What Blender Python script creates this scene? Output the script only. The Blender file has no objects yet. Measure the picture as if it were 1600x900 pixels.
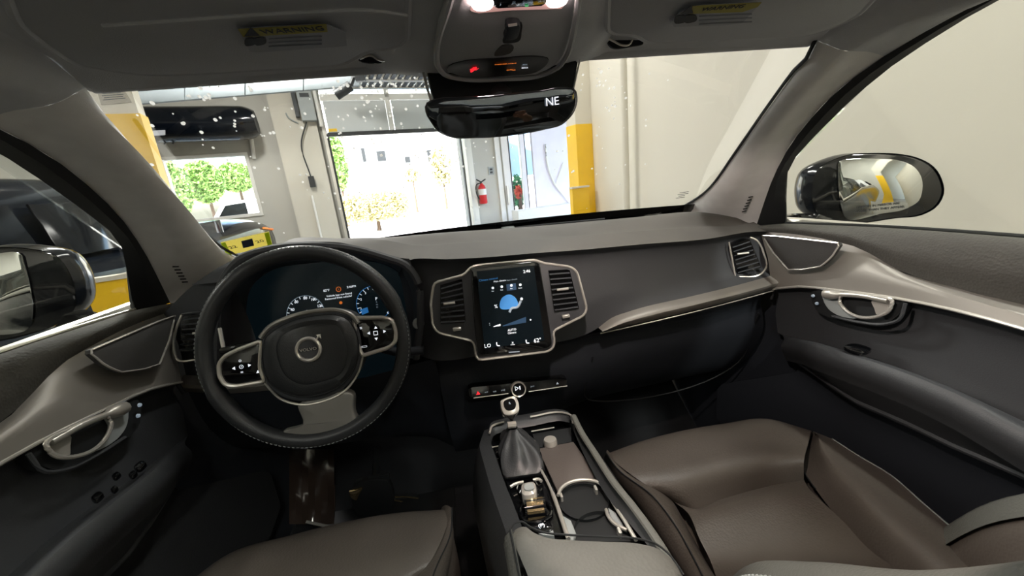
import bpy, math, random
import numpy as np
from mathutils import Vector, Matrix
random.seed(7)
rng = np.random.default_rng(7)
SC = bpy.context.scene
COL = SC.collection
R = math.radians

# ------------------------------------------------------------------ camera
CAM = np.array([-.095, 0.0, 1.40])
FPX = 615.6
YAW, PITCH, ROLL = R(7.99), R(15.2), R(-6.01)
_cy, _sy, _cp, _sp, _cr, _sr = math.cos(YAW), math.sin(YAW), math.cos(PITCH), math.sin(PITCH), math.cos(ROLL), math.sin(ROLL)
FW = np.array([_sy*_cp, _cy*_cp, -_sp])
_r0 = np.array([_cy, -_sy, 0.0]); _u0 = np.cross(_r0, FW)
RT = _r0*_cr + _u0*_sr
UP = _u0*_cr - _r0*_sr
cd = bpy.data.cameras.new('camera'); cam = bpy.data.objects.new('camera', cd); COL.objects.link(cam)
cd.sensor_width = 36; cd.lens = FPX*36/1600; cd.clip_start = .01; cd.clip_end = 200
cam.matrix_world = Matrix(((RT[0], UP[0], -FW[0], CAM[0]), (RT[1], UP[1], -FW[1], CAM[1]), (RT[2], UP[2], -FW[2], CAM[2]), (0, 0, 0, 1)))
SC.camera = cam

# ------------------------------------------------------------------ sky, sun, garage lights, exposure
SC.view_settings.view_transform = 'Standard'; SC.view_settings.look = 'None'
SC.view_settings.exposure = 0.0; SC.view_settings.gamma = 1.0
SC.view_settings.use_curve_mapping = False
w = bpy.data.worlds.new('world'); SC.world = w; w.use_nodes = True
wn = w.node_tree.nodes; bg = wn['Background']
sky = wn.new('ShaderNodeTexSky'); sky.sky_type = 'NISHITA'; sky.sun_disc = False
sky.sun_elevation = R(50); sky.sun_rotation = R(25+180); sky.air_density = 1.2; sky.dust_density = 3.0
w.node_tree.links.new(sky.outputs[0], bg.inputs[0]); bg.inputs[1].default_value = 1.6
def lamp(name, kind, loc, energy, color=(1, 1, 1), size=.5, size_y=None, rot=(0, 0, 0), spot=None):
    l = bpy.data.lights.new(name, kind); l.energy = energy; l.color = color
    if kind == 'AREA':
        l.size = size
        if size_y: l.shape = 'RECTANGLE'; l.size_y = size_y
    elif kind == 'SUN': l.angle = R(1)
    else: l.shadow_soft_size = size
    o = bpy.data.objects.new(name, l); COL.objects.link(o); o.location = loc; o.rotation_euler = rot
    return o
lamp('sun', 'SUN', (0, 0, 20), 26.0, (1, .97, .93), rot=(R(38), R(0), R(-25)))
FIXE = (42, 50, 150, 4, 215, 150, 50)
FIX = [(.9, 1.2), (.9, 4.2), (.9, -2.2), (-1.9, .6), (-1.9, 4.4), (-5.0, 2.4), (-1.9, -3.0)]     # ceiling fluorescents
for (fx, fy), fe in zip(FIX, FIXE):
    lamp('fixture_light', 'AREA', (fx, fy, 3.74), fe, (1, .97, .92), .22, 1.5)
lamp('dome_light_left', 'SPOT', (-.062, .37, 1.548), .5, (1, .80, .72), .012, rot=(R(8), R(14), 0)).data.spot_size = R(150)
lamp('dome_light_right', 'SPOT', (.062, .37, 1.548), 11.0, (1, .84, .74), .012, rot=(R(15), R(-30), 0)).data.spot_size = R(95)
cy_ = SC.cycles
cy_.use_denoising = True; cy_.max_bounces = 8; cy_.diffuse_bounces = 4; cy_.glossy_bounces = 4
cy_.transparent_max_bounces = 16; cy_.sample_clamp_indirect = 6; cy_.caustics_reflective = False; cy_.caustics_refractive = False

# ------------------------------------------------------------------ maths helpers
def ray(px, py): return FW + RT*(px-800)/FPX - UP*(py-450)/FPX
def on_x(px, py, v): d = ray(px, py); return CAM + d*(v-CAM[0])/d[0]
def on_y(px, py, v): d = ray(px, py); return CAM + d*(v-CAM[1])/d[1]
def on_z(px, py, v): d = ray(px, py); return CAM + d*(v-CAM[2])/d[2]
def unit(v): v = np.asarray(v, float); return v/np.linalg.norm(v)
class Plane:
    """a real plane in the place: origin p, right a, up b, outward normal n"""
    def __init__(s, p, n, up=(0, 0, 1)):
        s.p = np.asarray(p, float); s.n = unit(n); s.a = unit(np.cross(up, s.n)); s.b = np.cross(s.n, s.a)
    def px(s, x, y, h=0.0):
        d = ray(x, y); t = ((s.p + s.n*h - CAM)@s.n)/(d@s.n); return CAM + d*t
    def pts(s, L, h=0.0): return [s.px(x, y, h) for x, y in L]
    def at(s, a, b, c=0.0): return s.p + s.a*a + s.b*b + s.n*c
def spl(pts, n, closed=False, smooth=True):
    P = np.asarray(pts, float)
    if closed: P = np.vstack([P, P[:1]])
    L = np.linalg.norm(np.diff(P, axis=0), axis=1) + 1e-9; T = np.concatenate([[0], np.cumsum(L)])
    t = np.linspace(0, T[-1], n + (1 if closed else 0))
    if closed: t = t[:-1]
    if not smooth or len(P) < 3:
        return np.stack([np.interp(t, T, P[:, k]) for k in range(P.shape[1])], 1)
    m = np.zeros_like(P)
    if closed:
        d = (P[1]-P[-2])/(L[0]+L[-1]); m[0] = m[-1] = d
    else:
        m[0] = (P[1]-P[0])/L[0]; m[-1] = (P[-1]-P[-2])/L[-1]
    for i in range(1, len(P)-1):
        m[i] = ((P[i]-P[i-1])/L[i-1]*L[i] + (P[i+1]-P[i])/L[i]*L[i-1])/(L[i]+L[i-1])
    out = []
    for tt in t:
        i = min(max(np.searchsorted(T, tt, 'right')-1, 0), len(L)-1)
        h = L[i]; s = (tt-T[i])/h
        out.append((2*s**3-3*s**2+1)*P[i] + (s**3-2*s**2+s)*h*m[i] + (-2*s**3+3*s**2)*P[i+1] + (s**3-s**2)*h*m[i+1])
    return np.array(out)
def mir(p): p = np.array(p, float); p[..., 0] *= -1; return p

# ------------------------------------------------------------------ mesh builder
class MB:
    def __init__(s): s.v = []; s.f = []; s.flip = False
    def add(s, V, F):
        o = len(s.v); s.v += [tuple(map(float, p)) for p in V]; s.f += [tuple(i+o for i in f) for f in F]; return s
    def grid(s, G, thick=0.0, closed_u=False, tdir=None):
        G = np.asarray(G, float); nv, nu = G.shape[:2]
        q = nu if closed_u else nu-1
        F = [(j*nu+i, j*nu+(i+1) % nu, (j+1)*nu+(i+1) % nu, (j+1)*nu+i) for j in range(nv-1) for i in range(q)]
        if not thick: return s.add(G.reshape(-1, 3), F)
        if tdir is None:
            du = np.gradient(G, axis=1); dv = np.gradient(G, axis=0)
            if closed_u: du = (np.roll(G, -1, 1)-np.roll(G, 1, 1))
            N = np.cross(du, dv); N /= (np.linalg.norm(N, axis=2, keepdims=True)+1e-12)
        else: N = np.broadcast_to(np.asarray(tdir, float), G.shape)
        H = G + N*thick; n = nu*nv
        V = np.vstack([G.reshape(-1, 3), H.reshape(-1, 3)])
        F += [(n+a, n+d, n+c, n+b) for a, b, c, d in [f for f in F]]
        for j in (0, nv-1):
            for i in range(q):
                a, b = j*nu+i, j*nu+(i+1) % nu
                F.append((b, a, n+a, n+b) if j == 0 else (a, b, n+b, n+a))
        if not closed_u:
            for i in (0, nu-1):
                for j in range(nv-1):
                    a, b = j*nu+i, (j+1)*nu+i
                    F.append((a, b, n+b, n+a) if i == 0 else (b, a, n+a, n+b))
        return s.add(V, F)
    def loft(s, curves, nu=24, nv=None, thick=0.0, smooth_v=True, closed_u=False, tdir=None, smooth_u=True):
        C = np.array([spl(c, nu, closed_u, smooth_u) for c in curves])
        if nv: C = np.stack([spl(C[:, i], nv, smooth=smooth_v) for i in range(C.shape[1])], 1)
        return s.grid(C, thick, closed_u, tdir)
    def tube(s, path, r, n=10, closed=False, flat=1.0, upv=(0, 0, 1), cap=True):
        P = np.asarray(path, float); m = len(P); rr = np.broadcast_to(np.asarray(r, float), (m,))
        T = np.gradient(P, axis=0) if not closed else np.roll(P, -1, 0)-np.roll(P, 1, 0)
        rings = []; u = np.asarray(upv, float)
        for i in range(m):
            t = unit(T[i]); a = np.cross(t, u)
            if np.linalg.norm(a) < 1e-4: a = np.cross(t, (1, 0, .01))
            a = unit(a); b = np.cross(a, t)
            rings.append([P[i] + rr[i]*(a*math.cos(q)*flat + b*math.sin(q)) for q in np.linspace(0, 2*math.pi, n, endpoint=False)])
        G = np.array(rings)
        if closed: G = np.vstack([G, G[:1]])
        s.grid(G, closed_u=True)
        if not closed and cap:
            s.add(G[0], [tuple(range(n))]); s.add(G[-1], [tuple(range(n))[::-1]])
        return s
    def slab(s, outline, depth, bevel=0.0, dome=0.0):
        """outline: 3-D loop; depth: vector to the back; bevelled front edge"""
        O = np.asarray(outline, float); D = np.asarray(depth, float); c = O.mean(0); n = len(O); du = unit(D)
        rings = [O + D]
        if bevel:
            e = np.roll(O, -1, 0)-np.roll(O, 1, 0); nn = np.cross(e, du); nn /= np.linalg.norm(nn, axis=1, keepdims=True)+1e-12
            if ((O-c)*nn).sum() < 0: nn = -nn
            rings += [O + du*bevel, O + du*bevel*.3 - nn*bevel*.3, O - nn*bevel]
        else: rings.append(O)
        if dome:
            base = rings[-1]
            for k in (.9, .7, .4): rings.append(c + (base-c)*k - du*dome*(1-k*k))
        V = np.vstack(rings); F = []
        for j in range(len(rings)-1):
            for i in range(n):
                a, b = j*n+i, j*n+(i+1) % n; F.append((a, b, b+n, a+n))
        F.append(tuple(range(n))[::-1]); F.append(tuple(range((len(rings)-1)*n, len(rings)*n)))
        return s.add(V, F)
    def box(s, c, size, rz=0.0, bevel=0.0):
        x, y, z = [q/2 for q in size]; ca, sa = math.cos(rz), math.sin(rz); c = np.asarray(c, float)
        def tr(p): return c + np.array([p[0]*ca-p[1]*sa, p[0]*sa+p[1]*ca, p[2]])
        if not bevel:
            V = [tr((i*x, j*y, k*z)) for i in (-1, 1) for j in (-1, 1) for k in (-1, 1)]
            return s.add(V, [(0, 1, 3, 2), (4, 6, 7, 5), (0, 4, 5, 1), (2, 3, 7, 6), (0, 2, 6, 4), (1, 5, 7, 3)])
        b = bevel; o = [(-x+b, -y), (x-b, -y), (x, -y+b), (x, y-b), (x-b, y), (-x+b, y), (-x, y-b), (-x, -y+b)]
        o2 = [(px*(1-b/x), py*(1-b/y)) for px, py in o]
        rings = [[tr((p[0], p[1], -z)) for p in o2], [tr((p[0], p[1], -z+b)) for p in o], [tr((p[0], p[1], z-b)) for p in o], [tr((p[0], p[1], z)) for p in o2]]
        V = [q for r_ in rings for q in r_]; F = [tuple(range(8))[::-1], tuple(range(24, 32))]
        for j in range(3):
            for i in range(8): a, d = j*8+i, j*8+(i+1) % 8; F.append((a, d, d+8, a+8))
        return s.add(V, F)
    def lathe(s, prof, p, axis, n=24):
        ax = unit(axis); a = unit(np.cross(ax, (0, 0, 1) if abs(ax[2]) < .9 else (1, 0, 0))); b = np.cross(ax, a); p = np.asarray(p, float)
        G = np.array([[p + ax*h + r*(a*math.cos(t)+b*math.sin(t)) for t in np.linspace(0, 2*math.pi, n, endpoint=False)] for r, h in prof])
        return s.grid(G, closed_u=True)

W = {}      # world origin of every empty / object
def tag(o, label=None, cat=None, group=None, kind=None):
    if label: o['label'] = label
    if cat: o['category'] = cat
    if group: o['group'] = group
    if kind: o['kind'] = kind
    return o
def link(o, parent=None, at=(0, 0, 0)):
    COL.objects.link(o); at = np.asarray(at, float); W[o] = at
    if parent is not None:
        o.parent = parent; o.location = at - W[parent]
    else: o.location = at
    return o
def thing(name, label, cat, loc=(0, 0, 0), group=None, kind=None):
    o = bpy.data.objects.new(name, None); o.empty_display_size = .05; link(o, None, loc)
    return tag(o, label, cat, group, kind)
def obj(name, mb, mat, parent=None, label=None, cat=None, group=None, kind=None, angle=38, at=None, flat=False):
    if at is None:
        if parent is None:
            V = np.array(mb.v); at = np.array([(V[:, 0].min()+V[:, 0].max())/2, (V[:, 1].min()+V[:, 1].max())/2, V[:, 2].min()])
        else: at = W[parent]
    at = np.asarray(at, float)
    me = bpy.data.meshes.new(name); me.from_pydata([tuple(np.array(p)-at) for p in mb.v], [], mb.f); me.validate()
    import bmesh
    bm = bmesh.new(); bm.from_mesh(me); bmesh.ops.recalc_face_normals(bm, faces=bm.faces); bm.to_mesh(me); bm.free()
    if not flat:
        me.shade_smooth(); me.set_sharp_from_angle(angle=R(angle))
    me.materials.append(mat)
    o = bpy.data.objects.new(name, me); link(o, parent, at)
    return tag(o, label, cat, group, kind)
def again(o, parent, delta, name=None):
    c = o.copy(); COL.objects.link(c); c.parent = parent; W[c] = W[o] + np.asarray(delta, float); c.location = W[c]-W[parent]
    return c
def text(name, s, size, p, a, b, mat, parent, depth=.0002, align='CENTER', sx=1.0):
    cu = bpy.data.curves.new(name, 'FONT'); cu.body = s; cu.size = size; cu.extrude = depth; cu.align_x = align; cu.align_y = 'CENTER'
    cu.resolution_u = 2
    t = bpy.data.objects.new(name, cu); COL.objects.link(t)
    dg = bpy.context.evaluated_depsgraph_get(); me = bpy.data.meshes.new_from_object(t.evaluated_get(dg)); bpy.data.objects.remove(t)
    a = unit(a); n = unit(np.cross(a, b)); b = np.cross(n, a)
    M = Matrix(((a[0]*sx, b[0], n[0], p[0]-W[parent][0]), (a[1]*sx, b[1], n[1], p[1]-W[parent][1]), (a[2]*sx, b[2], n[2], p[2]-W[parent][2]), (0, 0, 0, 1)))
    me.transform(M); me.materials.clear(); me.materials.append(mat)
    o = bpy.data.objects.new(name, me); COL.objects.link(o); o.parent = parent; W[o] = W[parent]
    return o

# ------------------------------------------------------------------ materials
def lin(c): return tuple((x/12.92 if x <= .04045 else ((x+.055)/1.055)**2.4) for x in c)
def hexc(h): return lin(tuple(int(h[i:i+2], 16)/255 for i in (0, 2, 4)))
MATS = {}
def mat(name, col, rough=.6, metal=0.0, bump=0.0, scale=300, var=0.0, vscale=6, coat=0.0, spec=.5, emit=None, es=1.0, noise='noise'):
    m = bpy.data.materials.new(name); m.use_nodes = True; n = m.node_tree.nodes; l = m.node_tree.links; b = n['Principled BSDF']
    c = hexc(col) if isinstance(col, str) else col
    b.inputs['Base Color'].default_value = (*c, 1); b.inputs['Roughness'].default_value = rough; b.inputs['Metallic'].default_value = metal
    b.inputs['Coat Weight'].default_value = coat; b.inputs['Coat Roughness'].default_value = .04; b.inputs['Specular IOR Level'].default_value = spec
    tc = n.new('ShaderNodeTexCoord')
    if bump:
        t = n.new('ShaderNodeTexVoronoi' if noise == 'voronoi' else 'ShaderNodeTexNoise'); t.inputs['Scale'].default_value = scale
        l.new(tc.outputs['Object'], t.inputs['Vector'])
        bp = n.new('ShaderNodeBump'); bp.inputs['Strength'].default_value = bump; bp.inputs['Distance'].default_value = .001
        l.new(t.outputs[0], bp.inputs['Height']); l.new(bp.outputs[0], b.inputs['Normal'])
    if var:
        t = n.new('ShaderNodeTexNoise'); t.inputs['Scale'].default_value = vscale; t.inputs['Detail'].default_value = 5
        l.new(tc.outputs['Object'], t.inputs['Vector'])
        r = n.new('ShaderNodeMapRange'); r.inputs[1].default_value = .3; r.inputs[2].default_value = .7; r.inputs[3].default_value = 1-var; r.inputs[4].default_value = 1+var
        l.new(t.outputs[0], r.inputs[0])
        x = n.new('ShaderNodeMix'); x.data_type = 'RGBA'; x.blend_type = 'MULTIPLY'; x.inputs[0].default_value = 1; x.inputs[6].default_value = (*c, 1)
        l.new(r.outputs[0], x.inputs[7]); l.new(x.outputs[2], b.inputs['Base Color'])
    if emit:
        e = hexc(emit) if isinstance(emit, str) else emit
        b.inputs['Emission Color'].default_value = (*e, 1); b.inputs['Emission Strength'].default_value = es
    MATS[name] = m; return m
def glass(name, tint=(.93, .96, .94), refl=.06, rough=0.0):
    m = bpy.data.materials.new(name); m.use_nodes = True; n = m.node_tree.nodes; l = m.node_tree.links; n.clear()
    o = n.new('ShaderNodeOutputMaterial'); mx = n.new('ShaderNodeMixShader'); t = n.new('ShaderNodeBsdfTransparent'); g = n.new('ShaderNodeBsdfGlossy')
    t.inputs[0].default_value = (*tint, 1); g.inputs['Roughness'].default_value = rough
    f = n.new('ShaderNodeFresnel'); f.inputs[0].default_value = 1.45
    k = n.new('ShaderNodeMath'); k.operation = 'MULTIPLY'; k.inputs[1].default_value = refl/.04
    l.new(f.outputs[0], k.inputs[0]); l.new(k.outputs[0], mx.inputs[0]); l.new(t.outputs[0], mx.inputs[1]); l.new(g.outputs[0], mx.inputs[2]); l.new(mx.outputs[0], o.inputs[0])
    return m
M_glass = glass('windshield glass', (.96, .97, .965), .007)
M_sglass = glass('side glass', (.93, .945, .93), .004)
M_tint = glass('tinted glass', (.30, .33, .33), .04)
M_dash = mat('dash pad', '4f4c48', .62, bump=.25, scale=420, var=.10, vscale=9)
M_fascia = mat('dash fascia', '47494d', .6, bump=.2, scale=500)
M_lowdash = mat('lower dash', '272b32', .6, bump=.2, scale=500)
M_trim = mat('aluminium trim', '928e88', .42, metal=.4, bump=.05, scale=800)
M_chrome = mat('chrome', 'f0ece4', .2, metal=.65)
M_satin = mat('satin metal', 'd8d4cc', .32, metal=.6)
M_black = mat('piano black', '0b0c0e', .08, coat=.6)
M_screen = mat('screen glass', '0a1116', .25, spec=.3, emit='0a1418', es=.5)
M_rubber = mat('black rubber', '15181a', .7)
M_pillar = mat('pillar fabric', 'eeeeee', .85, bump=.3, scale=900, var=.04, vscale=30)
M_head = mat('headliner', 'd2d5da', .95, bump=.4, scale=900, var=.04, vscale=25)
M_visor = mat('visor vinyl', 'c2c5ca', .85, bump=.3, scale=900)
M_leather = mat('seat leather', '59534d', .42, bump=.35, scale=260, var=.06, vscale=14, noise='voronoi')
M_leather2 = mat('armrest leather', '64645f', .5, bump=.4, scale=260, var=.06, vscale=30, noise='voronoi')
M_back = mat('backrest leather', '63645f', .5, bump=.4, scale=260, noise='voronoi')
M_wheel = mat('wheel leather', '2e3032', .4, bump=.15, scale=400, noise='voronoi')
M_wheelL = mat('wheel satin', '8d8b86', .4, metal=.4)
M_door = mat('door plastic', '3b3d40', .5, bump=.3, scale=500)
M_pad = mat('belt pad', '4b4a46', .7, bump=.6, scale=260, var=.06, vscale=60, noise='voronoi')
M_grille = mat('speaker grille', '3c3b3a', .6, bump=.7, scale=1500, noise='voronoi')
M_carpet = mat('carpet', '1d1f22', .98, bump=.8, scale=500)
M_paint = mat('black paint', '090d14', .14, coat=.12, spec=.25)
M_paintD = mat('dusty dark paint', '5a5a58', .3, coat=.5, bump=.3, scale=40)
M_carglass = mat('dark car glass', '0a0c10', .12, spec=.3)
M_mirror = mat('mirror glass', 'd9dcd9', .01, metal=1)
M_dmirror = mat('dimming mirror', '6c7177', .03, metal=1)
M_wall = mat('cream wall', 'd3cec1', .8, bump=.15, scale=30, var=.02, vscale=1.2)
M_wallg = mat('grey white wall', 'c5c3bb', .85, var=.03, vscale=1.5)
M_floor = mat('garage concrete', '8c8a84', .5, var=.15, vscale=1.5, bump=.1, scale=20)
M_ceil = mat('garage ceiling', 'd8d6d0', .9)
M_yel = mat('safety yellow', 'efc118', .5, var=.05, vscale=4)
M_white = mat('white paint', 'eceae4', .5)
M_lilac = mat('lilac panel', 'e6e2f2', .3, var=.05, vscale=5)
M_greyp = mat('grey panel', '9aa0a0', .5)
M_doorp = mat('door panel paint', 'd2d6d6', .5)
M_dblack = mat('display black', '101214', .45)
M_dark = mat('dark steel', '2c2f31', .5, metal=.3)
M_red = mat('extinguisher red', 'd01a22', .3)
M_leaf = mat('foliage', '8fae62', .8, var=.5, vscale=9)
M_leaf2 = mat('dry foliage', 'c2bb8c', .8, var=.5, vscale=9)
M_bark = mat('bark', '5a4a3c', .9)
M_asph = mat('driveway', 'd8d5cd', .9, var=.05)
M_white_e = mat('white text', 'ffffff', .5, emit='f0f6ff', es=.9)
M_dim_e = mat('dim text', '99a4ad', .5, emit='9fb0c0', es=.35)
M_blue_e = mat('blue text', '4a8fd0', .5, emit='2f7ac0', es=.5)
M_blue_d = mat('blue tile', '24405c', .5, emit='24405c', es=.5)
M_orange_e = mat('orange sign', 'd87a2a', .5, emit='d8702a', es=.7)
M_red_e = mat('red sign', 'e0202a', .5, emit='ff2430', es=1.2)
M_grn_e = mat('green mark', '30c060', .5, emit='30c060', es=1)
M_lamp_e = mat('lamp lens', 'ffffff', .4, emit=(1, .80, .74), es=14)
M_pink = mat('lamp surround glow', 'd9b5b0', .3, emit='e0a8a0', es=.55)  # emission paints the glow of the reading lamps onto their surround
M_lblY = mat('label yellow', 'a39a35', .6)
M_lblW = mat('label white', 'a9adb5', .6)
M_lblK = mat('label print', '2b2f35', .7)
M_skin = mat('skin', 'e0a888', .55, var=.05, vscale=60)
M_gold = mat('amber crystal', 'cbb58a', .12, metal=.9)

M_rdoor = mat('raised door paint', '8f989d', .5)
def translucent(name, col):
    m = mat(name, col, .6); n = m.node_tree.nodes; l = m.node_tree.links
    t = n.new('ShaderNodeBsdfTranslucent'); t.inputs[0].default_value = (*hexc(col), 1); x = n.new('ShaderNodeMixShader'); x.inputs[0].default_value = .7
    l.new(n['Principled BSDF'].outputs[0], x.inputs[1]); l.new(t.outputs[0], x.inputs[2]); l.new(x.outputs[0], n['Material Output'].inputs[0]); return m

def rect(pl, a, b, w, h, c=0.0, r=0.0, n=3):
    """rounded rectangle loop on a plane"""
    out = []
    for sx, sy, t0 in ((1, 1, 0), (-1, 1, 90), (-1, -1, 180), (1, -1, 270)):
        cx, cyy = a + sx*(w/2-r), b + sy*(h/2-r)
        for k in range(n if r else 1):
            t = R(t0 + (90*k/(n-1) if r else 45)); out.append(pl.at(cx + r*math.cos(t), cyy + r*math.sin(t), c))
    return out

# ================================================================== THE SETTING: garage
WALLX = 1.85; CEIL = 3.9
fl = MB().box((-2, 3, -.1), (14, 16, .2)); obj('floor', fl, M_floor, label='grey concrete floor of the garage', kind='structure', flat=True)
GA = R(-16.1); GN = np.array([math.sin(GA), math.cos(GA), 0]); GT = np.array([math.cos(GA), -math.sin(GA), 0])
def G(a, b, z): return CAM*np.array([1, 1, 0]) + GT*a + GN*b + np.array([0, 0, z])
def gpx(px, py, b): d = ray(px, py); return CAM + d*b/(d@GN)
def gab(px, py, b): q = gpx(px, py, b) - CAM; return q@GT, q[2]+CAM[2]
def gbox(mb, a0, a1, z0, z1, b0, b1):
    c = G((a0+a1)/2, (b0+b1)/2, (z0+z1)/2); return mb.box(c, (a1-a0, b1-b0, z1-z0), rz=-GA)
FB = 8.0                                  # distance of the front wall
dl, dr_, dtop = .36, 2.78, 2.50           # door opening
wl, wr, wz0, wz1 = -2.07, -.90, 1.26, 2.28
front = MB()
for a0, a1, z0, z1 in ((-8, wl, 0, CEIL), (wl, wr, 0, wz0), (wl, wr, wz1, CEIL), (wr, dl, 0, CEIL), (dl, dr_, 3.32, CEIL), (dr_, 3.86, 0, CEIL), (3.86, 6, 2.75, CEIL)):
    gbox(front, a0, a1, z0, z1, FB, FB+.25)
obj('wall_front', front, M_wallg, label='pale plaster wall around the garage door and the window', kind='structure', flat=True)
obj('wall_right', MB().box((WALLX+.1, 1.0, CEIL/2), (.2, 9.0, CEIL)), M_wall, label='blank cream wall beside the passenger side', kind='structure', flat=True)
obj('wall_left', MB().box((-8.3, 2, CEIL/2), (.2, 12.4, CEIL)), M_wallg, label='pale wall far left of the parked cars', kind='structure', flat=True)
obj('wall_back', MB().box((-3, -4.2, CEIL/2), (11, .2, CEIL)), M_wallg, label='pale wall behind the car', kind='structure', flat=True)
cl = obj('ceiling', MB().box((-2, 3.2, CEIL+.06), (14, 15.5, .12)), M_ceil, label='white garage ceiling with exposed joists', kind='structure', flat=True)
t = thing('overhead_rack', 'white overhead rack with dark slats hung before the garage door', 'rack', G(1.4, 6.5, 3.0))
for b0, b1 in ((5.98, 6.05), (6.62, 6.72), (7.08, 7.16)): obj('rail', gbox(MB(), .55, 2.6, 3.03, 3.07, b0, b1), M_white, t, flat=True)
s0 = s1 = None
for i in range(17):
    if s0 is None:
        s0 = obj('slat', gbox(MB(), .80, .86, 3.04, 3.06, 6.05, 6.62), M_dark, t, flat=True); s1 = obj('slat', gbox(MB(), .74, .80, 3.04, 3.06, 6.72, 7.08), M_dark, t, flat=True)
    else:
        again(s0, t, GT*(.105*i)); again(s1, t, GT*(.105*i))
for a in (.7, 2.5):
    for b in (6.02, 7.12): obj('hanger', MB().tube([G(a, b, 3.05), G(a, b, CEIL)], .008, 6), M_satin, t)
# pilaster beside the door, conduit
obj('trim_1', gbox(MB(), -.42, .22, 0, CEIL, FB-.18, FB), M_wall, label='pale pilaster left of the garage door', kind='structure', flat=True)
obj('trim_2', MB().tube([G(-.10, FB-.21, 0), G(-.10, FB-.21, 1.5)], .02), M_white, label='white conduit low on the pilaster', kind='structure')
# window_1 of the garage
w1 = thing('window_1', 'bright window in the front wall below the roof box', 'window', G((wl+wr)/2, FB, wz0), kind='structure')
for nm, q in (('window_frame', (wl, wr, wz1-.05, wz1)), ('window_frame', (wl, wr, wz0, wz0+.05)), ('window_frame', (wl, wl+.05, wz0+.05, wz1-.05)), ('window_frame', (wr-.05, wr, wz0+.05, wz1-.05))):
    obj(nm, gbox(MB(), *q, FB-.03, FB+.10), M_white, w1, flat=True)
obj('pane', gbox(MB(), wl+.05, wr-.05, wz0+.05, wz1-.05, FB+.04, FB+.048), M_glass, w1, flat=True)

# ------------------------------------------------------------------ pillars
def pillar(a0, a1, b0, b1, guard, label, cap):
    t = thing('pillar', label, 'pillar', G((a0+a1)/2, (b0+b1)/2, 0), 'yellow banded pillars', None)
    obj('column', gbox(MB(), a0, a1, 0, CEIL-.004, b0, b1), M_wall, t, flat=True)
    obj('painted_band', gbox(MB(), a0-.006, a1+.006, 0, cap, b0-.006, b1+.006), M_yel, t, flat=True)
    ga0, ga1, gz = guard
    g = obj('guard', gbox(MB(), ga0, ga1, 0, gz, b0-.07, b0-.007), M_yel, t, flat=True)
    obj('guard_cap', gbox(MB(), ga0-.005, ga1+.005, gz, gz+.022, b0-.08, b0-.007), M_wall, g, flat=True)
    return t
pl = pillar(-.985, -.745, 2.80, 2.90, (-1.175, -.95, 1.11), 'yellow and cream pillar left of the windscreen carrying a notice', 1.926)
nq = [gpx(x, y, 2.797) for x, y in ((146, 124), (182, 121), (206, 160), (158, 164))]
n_ = obj('notice', MB().slab(nq, GN*.004), mat('notice paper', '9b9588', .7), pl, flat=True)
for k in range(7):
    u = .35 + .08*k; L_, R_2 = nq[0]*(1-u)+nq[3]*u, nq[1]*(1-u)+nq[2]*u; w0 = .12 + .05*(k % 2)
    p_, q_ = L_*(1-w0)+R_2*w0 - GN*.001, L_*w0+R_2*(1-w0) - GN*.001
    obj('printed_line', MB().slab([p_, q_, q_+(0, 0, .0035), p_+(0, 0, .0035)], GN*.001), M_lblK, n_, flat=True)
obj('emblem', MB().lathe([(.010, 0), (.016, .002), (.010, .003)], gpx(168, 130, 2.795), -GN), M_lblK, n_)
q_ = gpx(922, 200, 4.35)-CAM; ar = gpx(935, 150, 4.35)-CAM; ar = ar@GT; al = (gpx(897, 150, 4.35)-CAM)@GT; ag = (gpx(893, 300, 4.3)-CAM)@GT
pillar(al, ar, 4.35, 4.55, (ag, al+.10, 1.22), 'yellow and cream pillar at the end of the right wall', 1.985)
pillar_b = thing('pillar', 'yellow banded pillar behind the car, seen in the right outside mirror', 'pillar', (1.15, -3.2, 0), 'yellow banded pillars')
obj('column', MB().box((1.15, -3.2, CEIL/2), (.3, .3, CEIL-.004)), M_wall, pillar_b, flat=True); obj('painted_band', MB().box((1.15, -3.2, .97), (.312, .312, 1.94)), M_yel, pillar_b, flat=True)
obj('trim_3', gbox(MB(), ar+.01, ar+.075, 0, CEIL-.004, 4.37, 4.5), M_greyp, label='grey steel upright beside the right pillar', kind='structure', flat=True)
obj('trim_4', MB().tube([(1.73, 3.9, 0), (1.73, 3.9, CEIL)], .035, 12), M_wall, label='cream pipe beside the right wall', kind='structure')

# ------------------------------------------------------------------ overhead door panels on the left
t = thing('raised_door', 'white raised sectional door under the ceiling on the left', 'door', (-2.4, 5.2, 2.72))
A0, A1 = on_y(190, 165, 5.2), on_y(562, 134, 5.2); B0, B1 = on_y(190, 144, 5.2), on_y(562, 117, 5.2); C0, C1 = on_y(190, 95, 5.2), on_y(562, 92, 5.2)
for p, q, r_, s_ in ((A0, A1, B1, B0), (B0, B1, C1, C0)):
    for k in range(4):
        def at(u, v): return (p*(1-u)+q*u)*(1-v) + (s_*(1-u)+r_*u)*v
        u0, u1 = k/4+.002, (k+1)/4-.002
        obj('panel', MB().slab([at(u0, .02), at(u1, .02), at(u1, .97), at(u0, .97)], (0, .05, 0), .004), M_rdoor, t)
obj('backing', MB().slab([A0+(0, .06, .02), A1+(0, .06, .02), C1+(0, .06, 0), C0+(0, .06, 0)], (0, .04, 0)), M_greyp, t)
for u_ in (.05, .5, .95):
    q_ = C0*(1-u_)+C1*u_ + (0, .06, 0); obj('hanger', MB().tube([q_, (q_[0], q_[1], CEIL)], .012, 6), M_satin, t)
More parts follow.
